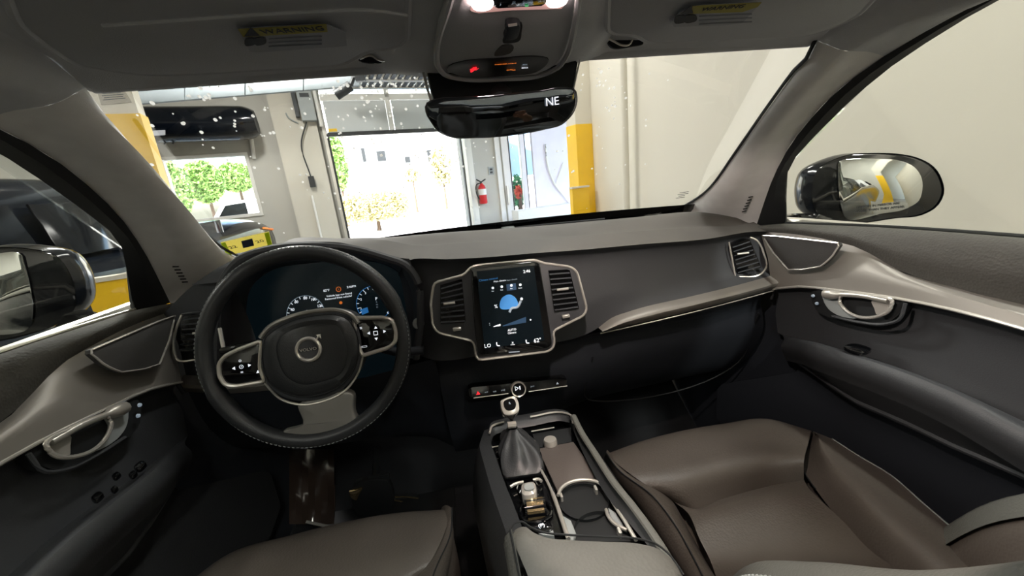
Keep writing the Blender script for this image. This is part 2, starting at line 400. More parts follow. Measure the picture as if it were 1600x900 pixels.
# security camera at its end
t = thing('security_camera', 'black security camera at the end of the white overhead panel', 'camera', on_y(552, 128, 5.1))
obj('body', MB().tube(spl([on_y(525, 149, 5.0), on_y(548, 134, 5.0)], 4), .055, 12), M_dark, t)
obj('bracket', MB().tube([on_y(548, 134, 5.0), on_y(552, 122, 5.0), on_y(563, 121, 5.0)], .025, 8), M_dark, t)
q_ = on_y(563, 121, 5.0); obj('mount', MB().box(q_, (.10, .06, .08)), M_dark, t); obj('hanger', MB().tube([q_, (q_[0], q_[1], CEIL)], .012, 8), M_dark, t)

# ------------------------------------------------------------------ garage door
gd = thing('garage_door', 'grey sectional garage door stopped half open', 'door', G((dl+dr_)/2, FB-.05, 2.5))
mid = gab(608, 180, FB)[0]
for a0, a1 in ((dl, mid-.03), (mid+.03, dr_)):
    obj('door_panel', gbox(MB(), a0+.03, a1-.02, 2.52, 3.02, FB-.07, FB-.03), M_doorp, gd, flat=True)
    obj('window_pane', gbox(MB(), a0+.03, a1-.02, 3.14, 3.30, FB-.05, FB-.04), M_glass, gd, flat=True)
obj('stile', gbox(MB(), mid-.04, mid+.04, 2.50, 3.32, FB-.09, FB-.02), M_white, gd, flat=True)
obj('rail', gbox(MB(), dl, dr_, 3.03, 3.13, FB-.09, FB-.02), M_white, gd, flat=True)
obj('rail', gbox(MB(), dl, dr_, 3.30, 3.36, FB-.09, FB-.02), M_white, gd, flat=True)
obj('bottom_seal', gbox(MB(), dl, dr_, 2.45, 2.515, FB-.09, FB-.02), M_dark, gd, flat=True)
a_, z_ = gab(519, 201, FB)
obj('label', gbox(MB(), a_-.07, a_+.07, 2.53, 2.58, FB-.076, FB-.071), M_yel, gd, flat=True)
for a in (dl-.05, dr_+.02):
    obj('track', gbox(MB(), a-.02, a+.03, 0, 3.0, FB-.12, FB-.02), M_satin, gd, flat=True)
    obj('jamb_seal', gbox(MB(), a+.03 if a < 1 else a-.04, a+.07 if a < 1 else a-.0, 0, 2.5, FB-.05, FB+.02), M_dark, gd, flat=True)
obj('trim_5', gbox(MB(), dr_+.06, dr_+.20, 0, 2.9, FB-.06, FB), M_white, label='white post right of the garage door', kind='structure', flat=True)
# opener and its switch
a_, z_ = gab(478, 162, FB-.25)
t = thing('door_opener', 'grey box of the door opener on the pilaster', 'opener', G(a_, FB-.25, z_))
obj('housing', gbox(MB(), a_-.11, a_+.11, z_-.27, z_+.22, FB-.35, FB-.18), M_greyp, t, flat=True)
obj('display_slot', gbox(MB(), a_-.07, a_+.07, z_+.08, z_+.14, FB-.356, FB-.349), M_dark, t, flat=True)
obj('chain_guard', gbox(MB(), a_-.19, a_-.13, z_-.2, z_+.4, FB-.3, FB-.181), M_dark, t, flat=True)
obj('conduit', MB().tube([G(a_+.16, FB-.22, z_-.35), G(a_+.16, FB-.22, z_+.5)], .03), M_white, t)
a2, z2 = gab(487, 282, FB-.25)
t = thing('pendant_switch', 'grey pendant switch hanging on a long cable', 'switch', G(a2, FB-.25, z2))
obj('cable', MB().tube(spl([G(a_-.05, FB-.25, z_-.28), G(a2-.03, FB-.25, z2+.6), G(a2, FB-.25, z2+.06)], 12), .012, 6), M_dark, t)
obj('switch_body', gbox(MB(), a2-.045, a2+.045, z2-.11, z2+.07, FB-.29, FB-.21), M_dark, t, flat=True)
a3, z3 = gab(440, 152, FB-.1)
t = thing('junction_box', 'small junction box at the top of the pilaster edge', 'box', G(a3, FB-.1, z3))
obj('box', gbox(MB(), a3-.05, a3+.03, z3-.07, z3+.07, FB-.1, FB-.003), M_greyp, t, flat=True)
obj('cable', MB().tube(spl([G(a3, FB-.1, z3-.07), G(a3+.05, FB-.2, z3-.35), G(a3+.16, FB-.2, z3-.42)], 12), .012, 6), M_greyp, t)
# fire extinguisher
def gl(px, py, b=FB-.1): a, z = gab(px, py, b); return a, z
a_, z_ = gl(754, 303)
t = thing('fire_extinguisher', 'red fire extinguisher with a white label on the wall', 'extinguisher', G(a_, FB-.1, z_-.2))
obj('cylinder', MB().lathe([(0, -.20), (.075, -.20), (.085, -.18), (.085, .10), (.06, .17), (.03, .20), (.028, .22), (0, .22)], G(a_, FB-.1, z_), (0, 0, 1), 20), M_red, t)
obj('label', MB().lathe([(.086, -.02), (.086, .10)], G(a_, FB-.1, z_), (0, 0, 1), 20), M_white, t)
obj('handle', MB().tube([G(a_-.10, FB-.1, z_+.30), G(a_, FB-.1, z_+.24), G(a_+.10, FB-.1, z_+.29)], .014), M_dark, t)
obj('hose', MB().tube(spl([G(a_, FB-.12, z_+.23), G(a_-.12, FB-.14, z_+.2), G(a_-.14, FB-.14, z_), G(a_-.10, FB-.14, z_-.1)], 14), .012, 6), M_rubber, t)
a_, z_ = gl(767, 267, FB)
t = thing('wall_outlet', 'small grey electrical outlet on the wall above the fire extinguisher', 'outlet', G(a_, FB, z_))
obj('cover_plate', gbox(MB(), a_-.06, a_+.06, z_-.08, z_+.08, FB-.015, FB), M_greyp, t, flat=True)
obj('socket', gbox(MB(), a_-.03, a_+.03, z_+.01, z_+.05, FB-.02, FB-.014), M_dark, t, flat=True); obj('socket', gbox(MB(), a_-.03, a_+.03, z_-.05, z_-.01, FB-.02, FB-.014), M_dark, t, flat=True)
# glazed door and lilac partition
t = thing('glass_door', 'white framed glass door right of the fire extinguisher', 'door', G(4.3, FB, 0))
for px0, px1, m in ((776, 783, M_white), (786, 796, M_white), (815, 821, M_white)):
    a0 = gl(px0, 270, FB)[0]; a1 = gl(px1, 270, FB)[0]; obj('frame', gbox(MB(), a0, a1, 0, 2.75, FB-.05, FB+.03), m, t, flat=True)
for px0, px1 in ((797, 814), (822, 833)):
    a0 = gl(px0, 270, FB)[0]; a1 = gl(px1, 270, FB)[0]; obj('pane', gbox(MB(), a0, a1, 0.05, 2.7, FB-.01, FB), M_glass, t, flat=True)
    obj('gasket', gbox(MB(), a0-.02, a0+.02, 0.05, 2.7, FB-.03, FB+.02), M_dark, t, flat=True)
obj('handle', gbox(MB(), gl(789, 270)[0], gl(792, 270)[0], .9, 1.3, FB-.12, FB-.08), M_satin, t, flat=True)
t = thing('partition', 'lilac white glossy partition with a hanging cord', 'partition', G(4.0, 6.6, 0))
a0, a1 = gab(835, 270, 7.3)[0], gab(912, 270, 7.3)[0]
obj('sheet', gbox(MB(), a0, a1, 0, 3.2, 7.3, 7.36), M_lilac, t, flat=True)
obj('cord', MB().tube(spl([gpx(x, y, 7.27) for x, y in ((852, 225), (855, 255), (868, 290), (880, 305), (895, 324))], 20), .018, 6), M_white, t)
obj('cord', MB().tube(spl([gpx(x, y, 7.27) for x, y in ((880, 254), (874, 272), (868, 290))], 10), .014, 6), M_white, t)
obj('plinth', gbox(MB(), a0-.6, a1, 0, .82, 7.0, 7.28), M_white, t, flat=True)

# ------------------------------------------------------------------ roof box on the wall over the window
t = thing('roof_box', 'long black roof box stored on the wall above the window', 'roof box', G(-2.6, FB-.4, 2.45))
p0 = gpx(215, 196, FB-.45); p1 = gpx(401, 192, FB-.45)
def rbc(s):
    c = p0*(1-s)+p1*s; e = min(1, .72+3.2*min(s*1.0+.2, 1-s)); h = .24*e
    return [c + GN*.30*math.cos(q)*(.8+.2*e) + np.array([0, 0, 1])*h*math.sin(q) for q in np.linspace(0, 2*math.pi, 18, endpoint=False)]
rb = MB().loft([rbc(s) for s in (0, .05, .2, .5, .8, .93, 1)], nu=24, nv=20, closed_u=True)
obj('shell', rb, M_paint, t)
obj('end_cap', MB().loft([rbc(1), [p1 + GT*.02 for _ in range(18)]], nu=24, closed_u=True), M_dark, t)
obj('base_tray', MB().slab([gpx(235, 216, FB-.45), gpx(398, 204, FB-.45), gpx(396, 199, FB-.45), gpx(235, 208, FB-.45)], GN*.5), M_greyp, t)
obj('sticker', MB().slab([gpx(238, 212, FB-.77), gpx(258, 211, FB-.77), gpx(258, 203, FB-.77), gpx(238, 204, FB-.77)], GN*.01), M_lblW, t)
for px, py in ((252, 219), (265, 218), (338, 211), (352, 210)):
    c = gpx(px, py, FB-.5); obj('hook', MB().tube(spl([c+(0, 0, .06), c+GT*.05, c+(0, 0, -.06)+GT*.02], 8), .012, 6), M_rubber, t)
t = thing('wall_bracket', 'pale steel bracket under the right end of the roof box', 'bracket', gpx(395, 235, FB-.05))
obj('arm', MB().tube([gpx(386, 204, FB-.5), gpx(391, 208, FB-.05)], .03, 8), M_greyp, t); obj('post', MB().tube([gpx(391, 205, FB-.04), gpx(397, 248, FB-.04)], .03, 8), M_white, t)

# ------------------------------------------------------------------ outside
obj('ground', gbox(MB(), -40, 60, -.25, -.02, FB+.2, 60), M_asph, label='sunlit pale driveway outside', cat='driveway', kind='structure', flat=True)
def bush(name, label, cat, px0, px1, pyt, pyb, b, m, n, group=None, leaf=.12, trunk=False):
    a0, _ = gab(px0, (pyt+pyb)/2, b); a1, _ = gab(px1, (pyt+pyb)/2, b); z1 = gab((px0+px1)/2, pyt, b)[1]; z0 = gab((px0+px1)/2, pyb, b)[1]
    z0 = max(z0, 0)
    t = thing(name, label, cat, G((a0+a1)/2, b, 0), group)
    mb = MB(); r = np.random.default_rng(int(px0))
    for _ in range(n):
        q = r.normal(size=3); q /= (np.abs(q).max() if cat == 'hedge' else np.linalg.norm(q)); q *= r.uniform(.55, 1)
        c = G((a0+a1)/2 + q[0]*(a1-a0)/2, b+q[1]*(a1-a0)*.25, (z0+z1)/2 + q[2]*(z1-z0)/2); u = unit(r.normal(size=3)); v = unit(np.cross(u, r.normal(size=3)))
        mb.add([c-u*leaf, c+v*leaf*.5, c+u*leaf, c-v*leaf*.5], [(0, 1, 2, 3)])
    obj('foliage', mb, m, t, flat=True, kind='stuff')
    if trunk or z0 > .05: obj('trunk', MB().tube([G((a0+a1)/2, b, -.02), G((a0+a1)/2+.05, b, (z0+z1)/2)], [.09, .04], 8), M_bark, t)
    else: obj('stem', MB().tube([G((a0+a1)/2, b, -.02), G((a0+a1)/2, b, z0+.2)], .04, 6), M_bark, t)
    return t
bush('hedge', 'long low hedge seen through the open garage door', 'hedge', 530, 638, 300, 345, 17, M_leaf2, 4000, leaf=.08)
bush('conifer', 'tall green shrub at the left edge of the garage door opening', 'shrub', 506, 542, 205, 300, 22, M_leaf, 900, leaf=.18)
bush('round_shrub', 'small round shrub before the white building', 'shrub', 629, 657, 264, 284, 27, M_leaf2, 400, leaf=.15)
bush('small_tree', 'small rust-tinged tree before the white building', 'tree', 672, 706, 225, 296, 26, M_leaf2, 500, leaf=.2, trunk=True)
for i, (x0, x1, yt, yb, lab) in enumerate(((232, 300, 246, 345, 'green tree seen through the left part of the window'), (285, 350, 250, 318, 'green tree seen through the middle of the window'), (335, 400, 254, 300, 'green tree seen at the right of the window'))):
    bush('tree', lab, 'tree', x0, x1, yt, yb, 20+i, M_leaf, 4000, 'trees outside the window', leaf=.12, trunk=True)
for k_, (x0, x1) in enumerate(((798, 813), (822, 833))):
    c0, c1 = gab(x0, 262, 11)[0], gab(x1, 262, 11)[0]
    t = thing('banner', 'pale blue banner outside behind the %s pane of the glass door' % ('left', 'right')[k_], 'banner', G((c0+c1)/2, 11, 0))
    obj('cloth', gbox(MB(), c0, c1, 1.5, 3.2, 11, 11.03), MATS.get('pale blue cloth') or mat('pale blue cloth', 'a9c6e6', .7), t, flat=True)
    obj('pole', gbox(MB(), c0-.05, c0, -.02, 3.3, 11, 11.04), M_satin, t, flat=True)
bush('potted_shrub', 'green shrub outside behind the glass door', 'shrub', 800, 818, 272, 325, 10.2, mat('dark foliage', '4f8f62', .8, var=.4), 500, leaf=.08)
bush('flower_shrub', 'red flowers outside low behind the glass door', 'flowers', 805, 815, 290, 310, 9.9, mat('red petals', 'e0604a', .7), 220, leaf=.06)
t = thing('neighbour_building', 'white building across the driveway with small windows', 'building', G(3.5, 34, 0))
gx = lambda x, y: gab(x, y, 34)
a0, a1 = gx(530, 250)[0]-6, gx(720, 250)[0]+8
obj('facade', gbox(MB(), a0, a1, 0, 9, 34, 34.5), M_white, t, flat=True)
for x0, x1, y0, y1 in ((589, 602, 234, 254), (632, 641, 243, 256), (668, 675, 233, 255), (566, 570, 230, 255), (577, 580, 235, 243), (551, 554, 240, 246)):
    q0 = gx(x0, y1); q1 = gx(x1, y0); w_ = obj('window', gbox(MB(), q0[0], q1[0], q0[1], q1[1], 33.93, 34), M_greyp, t, flat=True)
    obj('pane', gbox(MB(), q0[0]+.08, q1[0]-.08, q0[1]+.08, q1[1]-.08, 33.9, 33.925), M_dark, w_, flat=True)
t = thing('parked_van', 'white van parked outside the window', 'van', G(-8.3, 20, 0))
a0, z0 = gab(310, 330, 16); a1, z1 = gab(425, 292, 16)
vb = MB()
vp = [(0, .35), (0, 1.1), (.12, 1.35), (.3, 2.0), (.9, 2.1), (1, 1.9), (1, .35)]
vb.slab([G(a0+(a1-a0)*u, 16, v*.82) for u, v in vp], GN*1.8, .05); obj('body', vb, M_white, t)
for u in (.2, .8): obj('wheel', MB().lathe([(0, -.02), (.3, 0), (.32, .1), (.3, .2)], G(a0+(a1-a0)*u, 15.95, .32), GN, 20), M_rubber, t)
obj('side_window', MB().slab([G(a0+(a1-a0)*u, 15.99, v*.82) for u, v in ((.2, 1.4), (.34, 1.9), (.6, 1.95), (.6, 1.4))], GN*.01), M_tint, t)

# ------------------------------------------------------------------ black cars in the garage
def black_car(label, M, L=4.7, H=1.72, Wd=1.9, lit=False):
    """M maps car coords (x along, nose at +x; y right side toward viewer at -y; z up) to the world"""
    t = thing('car', label, 'car', M((0, 0, 0)), 'black parked cars')
    st = [(-L/2, .55, 1.05, .85), (-L/2+.12, .38, 1.14, .93), (-L/2+.8, .26, 1.17, .98), (0, .24, 1.15, 1.0), (L/2-1.3, .26, 1.20, 1.0), (L/2-.4, .28, 1.22, .98), (L/2-.12, .34, 1.18, .95), (L/2, .45, 1.06, .90)]
    def ring(x, z0, z1, k):
        h = Wd/2*k; zc = (z0+z1)/2
        P = [(x, -h*.9, z0), (x, -h, z0+.12), (x, -h, zc), (x, -h*.96, z1-.06), (x, -h*.84, z1), (x, 0, z1+.05), (x, h*.84, z1), (x, h*.96, z1-.06), (x, h, zc), (x, h, z0+.12), (x, h*.9, z0), (x, 0, z0)]
        return [M(p) for p in P]
    mb = MB().loft([ring(*s) for s in st], nu=40, nv=28, closed_u=True)
    mb.add([M((-L/2, 0, .75))], []); obj('body', mb, M_paint, t)
    fb = MB(); fb.slab(spl(ring(*st[0]), 30, True), np.array(M((.02, 0, 0)))-np.array(M((0, 0, 0)))); ends = MB(); obj('rear_bumper', fb, M_paint, t); ends.slab(spl(ring(*st[-1]), 30, True), np.array(M((-.02, 0, 0)))-np.array(M((0, 0, 0)))); obj('front_bumper', ends, M_paint, t)
    rs = [(-L/2+.15, 1.14, .80, .02), (-L/2+.45, H-.08, .68, .1), (-L/2+1.2, H, .66, .1), (L/2-2.3, H, .66, .1), (L/2-1.9, H-.06, .67, .1), (L/2-1.15, 1.14, .80, .02)]
    cab = MB().loft([[M((x, -Wd/2*.88 if z > 99 else -k*Wd/1.7, 1.10)), M((x, -k*Wd/1.9, max(1.10, (z+1.10)/2))), M((x, -k*Wd/2.15, z-.03)), M((x, 0, z)), M((x, k*Wd/2.15, z-.03)), M((x, k*Wd/1.9, max(1.10, (z+1.10)/2))), M((x, k*Wd/1.7, 1.10))] for x, z, k, _ in rs], nu=26, nv=24)
    obj('cabin', cab, M_paint, t)
    for sgn in (-1, 1):
        for x0, x1 in ((-L/2+.75, -L/2+1.55), (-L/2+1.65, -.15), (-.05, .62)):
            y0, y1 = sgn*.405*Wd, sgn*.345*Wd; f = .28 if x1 > .5 else 0
            obj('side_window', MB().slab([M((x0, y0*1.03, 1.19)), M((x1+f, y0*1.03, 1.19)), M((x1, y1*1.05, H-.14)), M((x0+.03, y1*1.05, H-.14))], np.array(M((0, -sgn*.02, 0)))-np.array(M((0, 0, 0))), .01), M_carglass, t)
        for x in (-L/2+.95, L/2-.95):
            wv = obj('wheel', MB().lathe([(0, .0), (.2, .02), (.24, .0), (.34, .0), (.36, .04), (.36, .2)], M((x, sgn*(Wd/2+.005), .36)), np.array(M((0, -sgn, 0)))-np.array(M((0, 0, 0))), 24), M_rubber, t)
            obj('rim', MB().lathe([(0, -.012), (.05, -.012), (.06, .0), (.2, .008), (.23, -.008), (.235, .01)], M((x, sgn*(Wd/2+.005), .36)), np.array(M((0, -sgn, 0)))-np.array(M((0, 0, 0))), 20), M_satin, wv)
        h = obj('headlight', MB().slab([M((L/2-.50, sgn*Wd*.485, .82)), M((L/2-.50, sgn*Wd*.475, 1.10)), M((L/2-.06, sgn*Wd*.425, .92)), M((L/2-.04, sgn*Wd*.43, .78))], np.array(M((-.03, -sgn*.04, 0)))-np.array(M((0, 0, 0))), .01), M_satin, t)
        if lit: obj('turn_signal', MB().tube([M((L/2-.46, sgn*Wd*.500, 1.12)), M((L/2-.10, sgn*Wd*.474, 1.07))], .014, 6), M_orange_e, h)
        obj('door_handle', MB().tube([M((-.55, sgn*Wd*.503, 1.0)), M((-.32, sgn*Wd*.503, 1.0))], .014, 6), M_chrome, t)
        obj('wing_mirror', MB().slab([M((.62, sgn*Wd*.47, 1.16)), M((.62, sgn*Wd*.57, 1.18)), M((.62, sgn*Wd*.57, 1.31)), M((.62, sgn*Wd*.47, 1.30))], np.array(M((.12, 0, 0)))-np.array(M((0, 0, 0))), .02), M_black, t)
    return t
black_car('black sport utility car parked beyond the driver side window, amber light lit', lambda p: np.array([-3.60 + p[1] + .04*p[0], 3.98 + p[0], p[2]]), L=4.7, H=1.72, lit=True)
black_car('black estate car added behind on the left to darken the driver side mirror', lambda p: np.array([-3.25 + p[1], -1.75 + p[0], p[2]]), L=4.4, H=1.6)  # unseen car added as a dark reflection for the driver side mirror
# garage fluorescent fixtures
f0 = None
for k, (fx, fy) in enumerate(FIX):
    t = thing('ceiling_light', ['fluorescent batten over the car', 'fluorescent batten over the right of the bonnet', 'fluorescent batten behind the car on the right', 'fluorescent batten left of the car', 'fluorescent batten over the left pillar', 'fluorescent batten over the parked black car', 'fluorescent batten behind the car on the left'][k], 'light', (fx, fy, 3.76), 'fluorescent battens')
    if f0 is None: f0 = [obj('housing', MB().box((fx, fy, 3.83), (.16, 1.5, .10)), M_white, t, flat=True), obj('tube', MB().tube([(fx, fy-.7, 3.765), (fx, fy+.7, 3.765)], .014, 8), M_white, t)]
    else:
        for q in f0: again(q, t, (fx-FIX[0][0], fy-FIX[0][1], 0))

# ================================================================== THE SETTING: the car's shell
GP = Plane((.76, 0, 1.22), (-1, 0, -.47), up=(0, 1, 0))        # right door glass plane
IP = Plane((.5, .6, 1.563), (-1, .2757, 0))                    # inner edge of the right pillar
IC = [(1072, 322), (1112, 293), (1150, 240), (1200, 170), (1240, 115), (1277, 64)]
Icur = spl(IP.pts(IC), 24)
OC = [(1182, 352), (1192, 322), (1205, 285), (1236, 225), (1262, 191), (1300, 150), (1345, 113), (1382, 88)]
Ocur = spl([GP.px(x, y, .02) for x, y in OC], 24)
MC_ = [(Icur[i]*.5 + Ocur[i]*.5) + np.array([-.030, -.012, -.004]) for i in range(24)]
Mi = [(Icur[i]*.85 + Ocur[i]*.15) + np.array([-.016, -.006, 0]) for i in range(24)]
Mo = [(Icur[i]*.2 + Ocur[i]*.8) + np.array([-.012, -.008, 0]) for i in range(24)]
Gc = [(1228, 350), (1229, 310), (1233, 262), (1262, 225), (1300, 186), (1345, 143), (1390, 106), (1435, 75), (1500, 34), (1560, 0)]
Gcur = [GP.px(x, y) for x, y in Gc] + [np.array([.595, .15, 1.575]), np.array([.59, -.4, 1.59]), np.array([.60, -1.2, 1.57])]
OCx = [(1182, 352), (1192, 322), (1205, 285), (1236, 225), (1262, 191), (1300, 150), (1345, 113), (1382, 88), (1450, 47), (1538, 0)]
Oext = [GP.px(x, y, .022) for x, y in OCx] + [np.array([.565, .12, 1.585]), np.array([.56, -.4, 1.60]), np.array([.57, -1.2, 1.58])]
def both(f):
    for sx in (1, -1): f(sx, (lambda p: p) if sx == 1 else mir)
def shell(sx, m):
    side = 'passenger' if sx == 1 else 'driver'
    t = thing('trim_6', '%s side windscreen pillar trim' % side, 'pillar trim', m(np.array([.65, 1.0, 1.2])), kind='structure')
    obj('pillar_cover', MB().loft([m(np.array(c)) for c in [np.vstack([np.array(q)[:1]+(0, .0, -.07), np.array(q)]) for q in (Icur + (0 if sx == 1 else 1)*np.outer(np.sin(np.linspace(0, math.pi, 24)), (.020, 0, 0)), Mi, MC_, Mo, Ocur)]], nu=30, nv=14), M_pillar, t)
    # slots of the small grille low on the pillar
    for k in range(6):
        i = 2.2 + k*.55; u = .80
        q = Icur*(1-u) + Ocur*u + np.array([-.022, -.014, 0]); p = q[int(i)]*(1-i % 1) + q[int(i)+1]*(i % 1)
        obj('vent_slot', MB().tube([m(p), m(p+np.array([.007, -.007, .002]))], .0016, 6), M_rubber, t)
    # headliner corner running back along the roof rail
    j = [Icur[-1], Mi[-1], MC_[-1], Mo[-1], Ocur[-1]]
    st = [j, [j[0]+(-.01, -.03, .005), j[1]+(-.012, -.03, .008), j[2]+(-.01, -.03, .006), j[3]+(-.005, -.03, .01), GP.px(1415, 68, .022)],
          [(.475, .50, 1.583), (.500, .485, 1.570), (.520, .47, 1.555), (.535, .45, 1.545), GP.px(1465, 38, .022)],
          [(.46, .38, 1.60), (.49, .38, 1.59), (.52, .38, 1.575), (.55, .38, 1.555), GP.px(1538, 0, .022)],
          [(.45, .1, 1.615), (.49, .1, 1.612), (.52, .1, 1.60), (.55, .11, 1.585), (.565, .12, 1.582)],
          [(.45, -1.2, 1.60), (.49, -1.2, 1.60), (.52, -1.2, 1.595), (.55, -1.2, 1.585), (.57, -1.2, 1.575)]]
    G_ = np.array([spl(m(np.array(s_)), 10) for s_ in st]); G_ = np.stack([spl(G_[:, i], 30) for i in range(10)], 1)
    obj('roof_rail_cover', MB().grid(G_), M_head, t)
    # black door frame rubber between trim and glass
    a, b = spl(Oext, 44), spl(Gcur, 44)
    obj('door_seal', MB().grid(np.array([m(a), m((a+b)/2 + (-.008, -.004, -.003)), m(b)]), .012 if sx == 1 else -.012), M_rubber, t)
    seal = [IP.px(x, y, .004) + (0 if sx == 1 else .020*math.sin(math.pi*min(1, max(0, (x-1072)/205))))*np.array((1, 0, 0)) for x, y in [(1066, 324), (1112, 290), (1149, 238), (1198, 168), (1238, 113), (1272, 70), (1274, 62)]]
    obj('windscreen_seal', MB().tube(spl(m(np.array(seal if sx == 1 else seal[:4])), 24), .0032, 6), M_rubber, t)
both(shell)
# headliner with its glass roof panel
def hx(y, zc, xs): return [(x, y + (.05*(1-(x/.5)**2) if y == .60 else 0), zc - .02*(x/.5)**2) for x in xs]
prof = ((.60, 1.575), (.50, 1.598), (.38, 1.612), (.22, 1.622), (-.05, 1.632))
obj('ceiling', MB().loft([hx(y, z, (-.50, -.3, 0, .3, .50)) for y, z in prof], nu=20, nv=12, thick=.02, tdir=(0, 0, 1)), M_head, label='dark grey front headliner of the car', kind='structure')
for sx in (1, -1):
    obj('trim_18', MB().loft([hx(y, z, (sx*.38, sx*.44, sx*.50)) for y, z in ((-.05, 1.632), (-.6, 1.64), (-1.3, 1.63))], nu=6, nv=12, thick=.02, tdir=(0, 0, 1)), M_head, label='%s side headliner strip beside the roof glass' % ('passenger' if sx > 0 else 'driver'), kind='structure')
obj('window_4', MB().loft([hx(y, z, (-.38, 0, .38)) for y, z in ((-.05, 1.638), (-.6, 1.645), (-1.3, 1.635))], nu=10, nv=8, thick=.005, tdir=(0, 0, 1)), M_sglass, label='glass roof panel over the seats', kind='structure')
obj('trim_19', MB().loft([hx(y, z, (-.50, -.3, 0, .3, .50)) for y, z in ((-1.3, 1.63), (-1.9, 1.60), (-2.4, 1.50))], nu=12, nv=10, thick=.02, tdir=(0, 0, 1)), M_head, label='rear headliner of the car', kind='structure')
hd = [(x, .605+.05*(1-(x/.5)**2), 1.566+.014*(1-(x/.5)**2)) for x in np.linspace(-.5, .5, 24)]
obj('trim_7', MB().tube(hd, .012, 10), M_head, label='headliner lip along the top of the windscreen', kind='structure')
for cx in (0,):
    bump = MB().loft([[(-.20, .655, 1.574), (-.14, .655, 1.566), (-.10, .655, 1.560), (0, .66, 1.560), (.10, .655, 1.560), (.14, .655, 1.566), (.20, .655, 1.574)],
                      [(-.17, .60, 1.582), (-.135, .60, 1.560), (-.10, .60, 1.552), (0, .60, 1.552), (.10, .60, 1.552), (.135, .60, 1.560), (.17, .60, 1.582)],
                      [(-.16, .45, 1.598), (-.125, .45, 1.572), (-.10, .45, 1.563), (0, .45, 1.563), (.10, .45, 1.563), (.125, .45, 1.572), (.16, .45, 1.598)],
                      [(-.15, .24, 1.622), (-.12, .24, 1.60), (-.10, .24, 1.595), (0, .24, 1.595), (.10, .24, 1.595), (.12, .24, 1.60), (.15, .24, 1.622)]], nu=30, nv=16)
    obj('trim_8', bump, M_head, label='raised centre of the headliner between the sun visors', kind='structure')
# windscreen
ws = []
for t_ in (0, .33, .66, 1):
    ws.append([(s_*(.83*(1-t_)+.69*t_), (1.31*(1-t_)+.70*t_) - .13*s_*s_, (1.215*(1-t_)+1.60*t_) - .012*s_*s_) for s_ in np.linspace(-1, 1, 9)])
win = obj('window_1', MB().loft(ws, nu=20, nv=10, thick=.005), M_glass, label='windscreen speckled with water drops', kind='structure')
def wpt(s_, t_, off=.0): return np.array((s_*(.83*(1-t_)+.69*t_), (1.31*(1-t_)+.70*t_) - .13*s_*s_ + off*.5, (1.215*(1-t_)+1.60*t_) - .012*s_*s_ + off*.85))
def whit(px, py):
    best = None
    for it in range(3):
        pass
    lo = None; d = ray(px, py); sv, tv = 0., .5
    for it in range(12):
        p = wpt(sv, tv); e = np.array([(p-CAM)@RT/((p-CAM)@FW)*FPX+800-px, 450-(p-CAM)@UP/((p-CAM)@FW)*FPX-py])
        h = 1e-3; J = np.zeros((2, 2))
        for k, (a, b) in enumerate(((h, 0), (0, h))):
            q = wpt(sv+a, tv+b); e2 = np.array([(q-CAM)@RT/((q-CAM)@FW)*FPX+800-px, 450-(q-CAM)@UP/((q-CAM)@FW)*FPX-py]); J[:, k] = (e2-e)/h
        dl_ = np.linalg.solve(J, -e); sv += dl_[0]; tv += dl_[1]
    return sv, tv
M_drop = bpy.data.materials.new('water drops'); M_drop.use_nodes = True; _n = M_drop.node_tree.nodes; _t = _n.new('ShaderNodeBsdfTranslucent'); _t.inputs[0].default_value = (1, 1, 1, 1); M_drop.node_tree.links.new(_t.outputs[0], _n['Material Output'].inputs[0])  # white translucent body stands in for the sparkle of clear drops
dr = MB(); r = np.random.default_rng(5)
def drop(s_, t_, rad):
    c = wpt(s_, t_, .012); n = unit((0, .53, .85)); a = np.array([1, 0, 0.]); b = np.cross(n, a)
    G_ = [[c + n*rad*.7*math.sin(e) + rad*math.cos(e)*(a*math.cos(q) + b*math.sin(q)*1.25) for q in np.linspace(0, 2*math.pi, 8, endpoint=False)] for e in (-1.5, -.8, 0, .8, 1.5)]
    dr.grid(G_, closed_u=True)
for cx, cy2, sx_, sy_, n in ((600, 190, 55, 45, 75), (560, 115, 70, 12, 25), (330, 180, 70, 50, 55), (430, 250, 60, 60, 22), (940, 130, 30, 45, 35), (930, 230, 40, 50, 25), (740, 260, 40, 40, 25), (650, 200, 60, 50, 30), (1000, 150, 60, 60, 10), (350, 140, 90, 14, 16), (530, 250, 20, 80, 18)):
    for _ in range(n):
        x, y = r.normal(cx, sx_), r.normal(cy2, sy_)
        try: s_, t_ = whit(x, y)
        except Exception: continue
        if abs(s_) < .9 and .02 < t_ < .93: drop(s_, t_, r.uniform(.0011, .0032)**1.0)
obj('water_drops', dr, M_drop, win, kind='stuff')
frit = [wpt(s_, -.01, -.004) for s_ in np.linspace(-.90, .90, 30)]; frit2 = [wpt(s_, .185, -.004) for s_ in np.linspace(-.90, .90, 30)]
obj('frit_band', MB().grid(np.array([frit, frit2]), .001), M_black, win)
# stamp of the glass
S_ = whit(1065, 302)
for k, wd in enumerate((.05, .06, .035, .05)):
    c = wpt(S_[0], S_[1]+.022-.014*k, -.006); obj('glass_stamp', MB().box(c, (wd*.55, .0006, .0012)), M_lblK, win, flat=True)
# side glass
for sx, nm in ((1, 'window_2'), (-1, 'window_3')):
    g_ = spl(Gcur, 40); bot = np.array([(.757, y, 1.215) for y in np.linspace(g_[0][1]-.0, -1.2, 40)])
    G_ = np.array([bot, g_]);
    if sx == -1: G_ = mir(G_)
    obj(nm, MB().grid(G_, .004), M_sglass, label='front %s side window glass' % ('passenger' if sx == 1 else 'driver'), kind='structure')

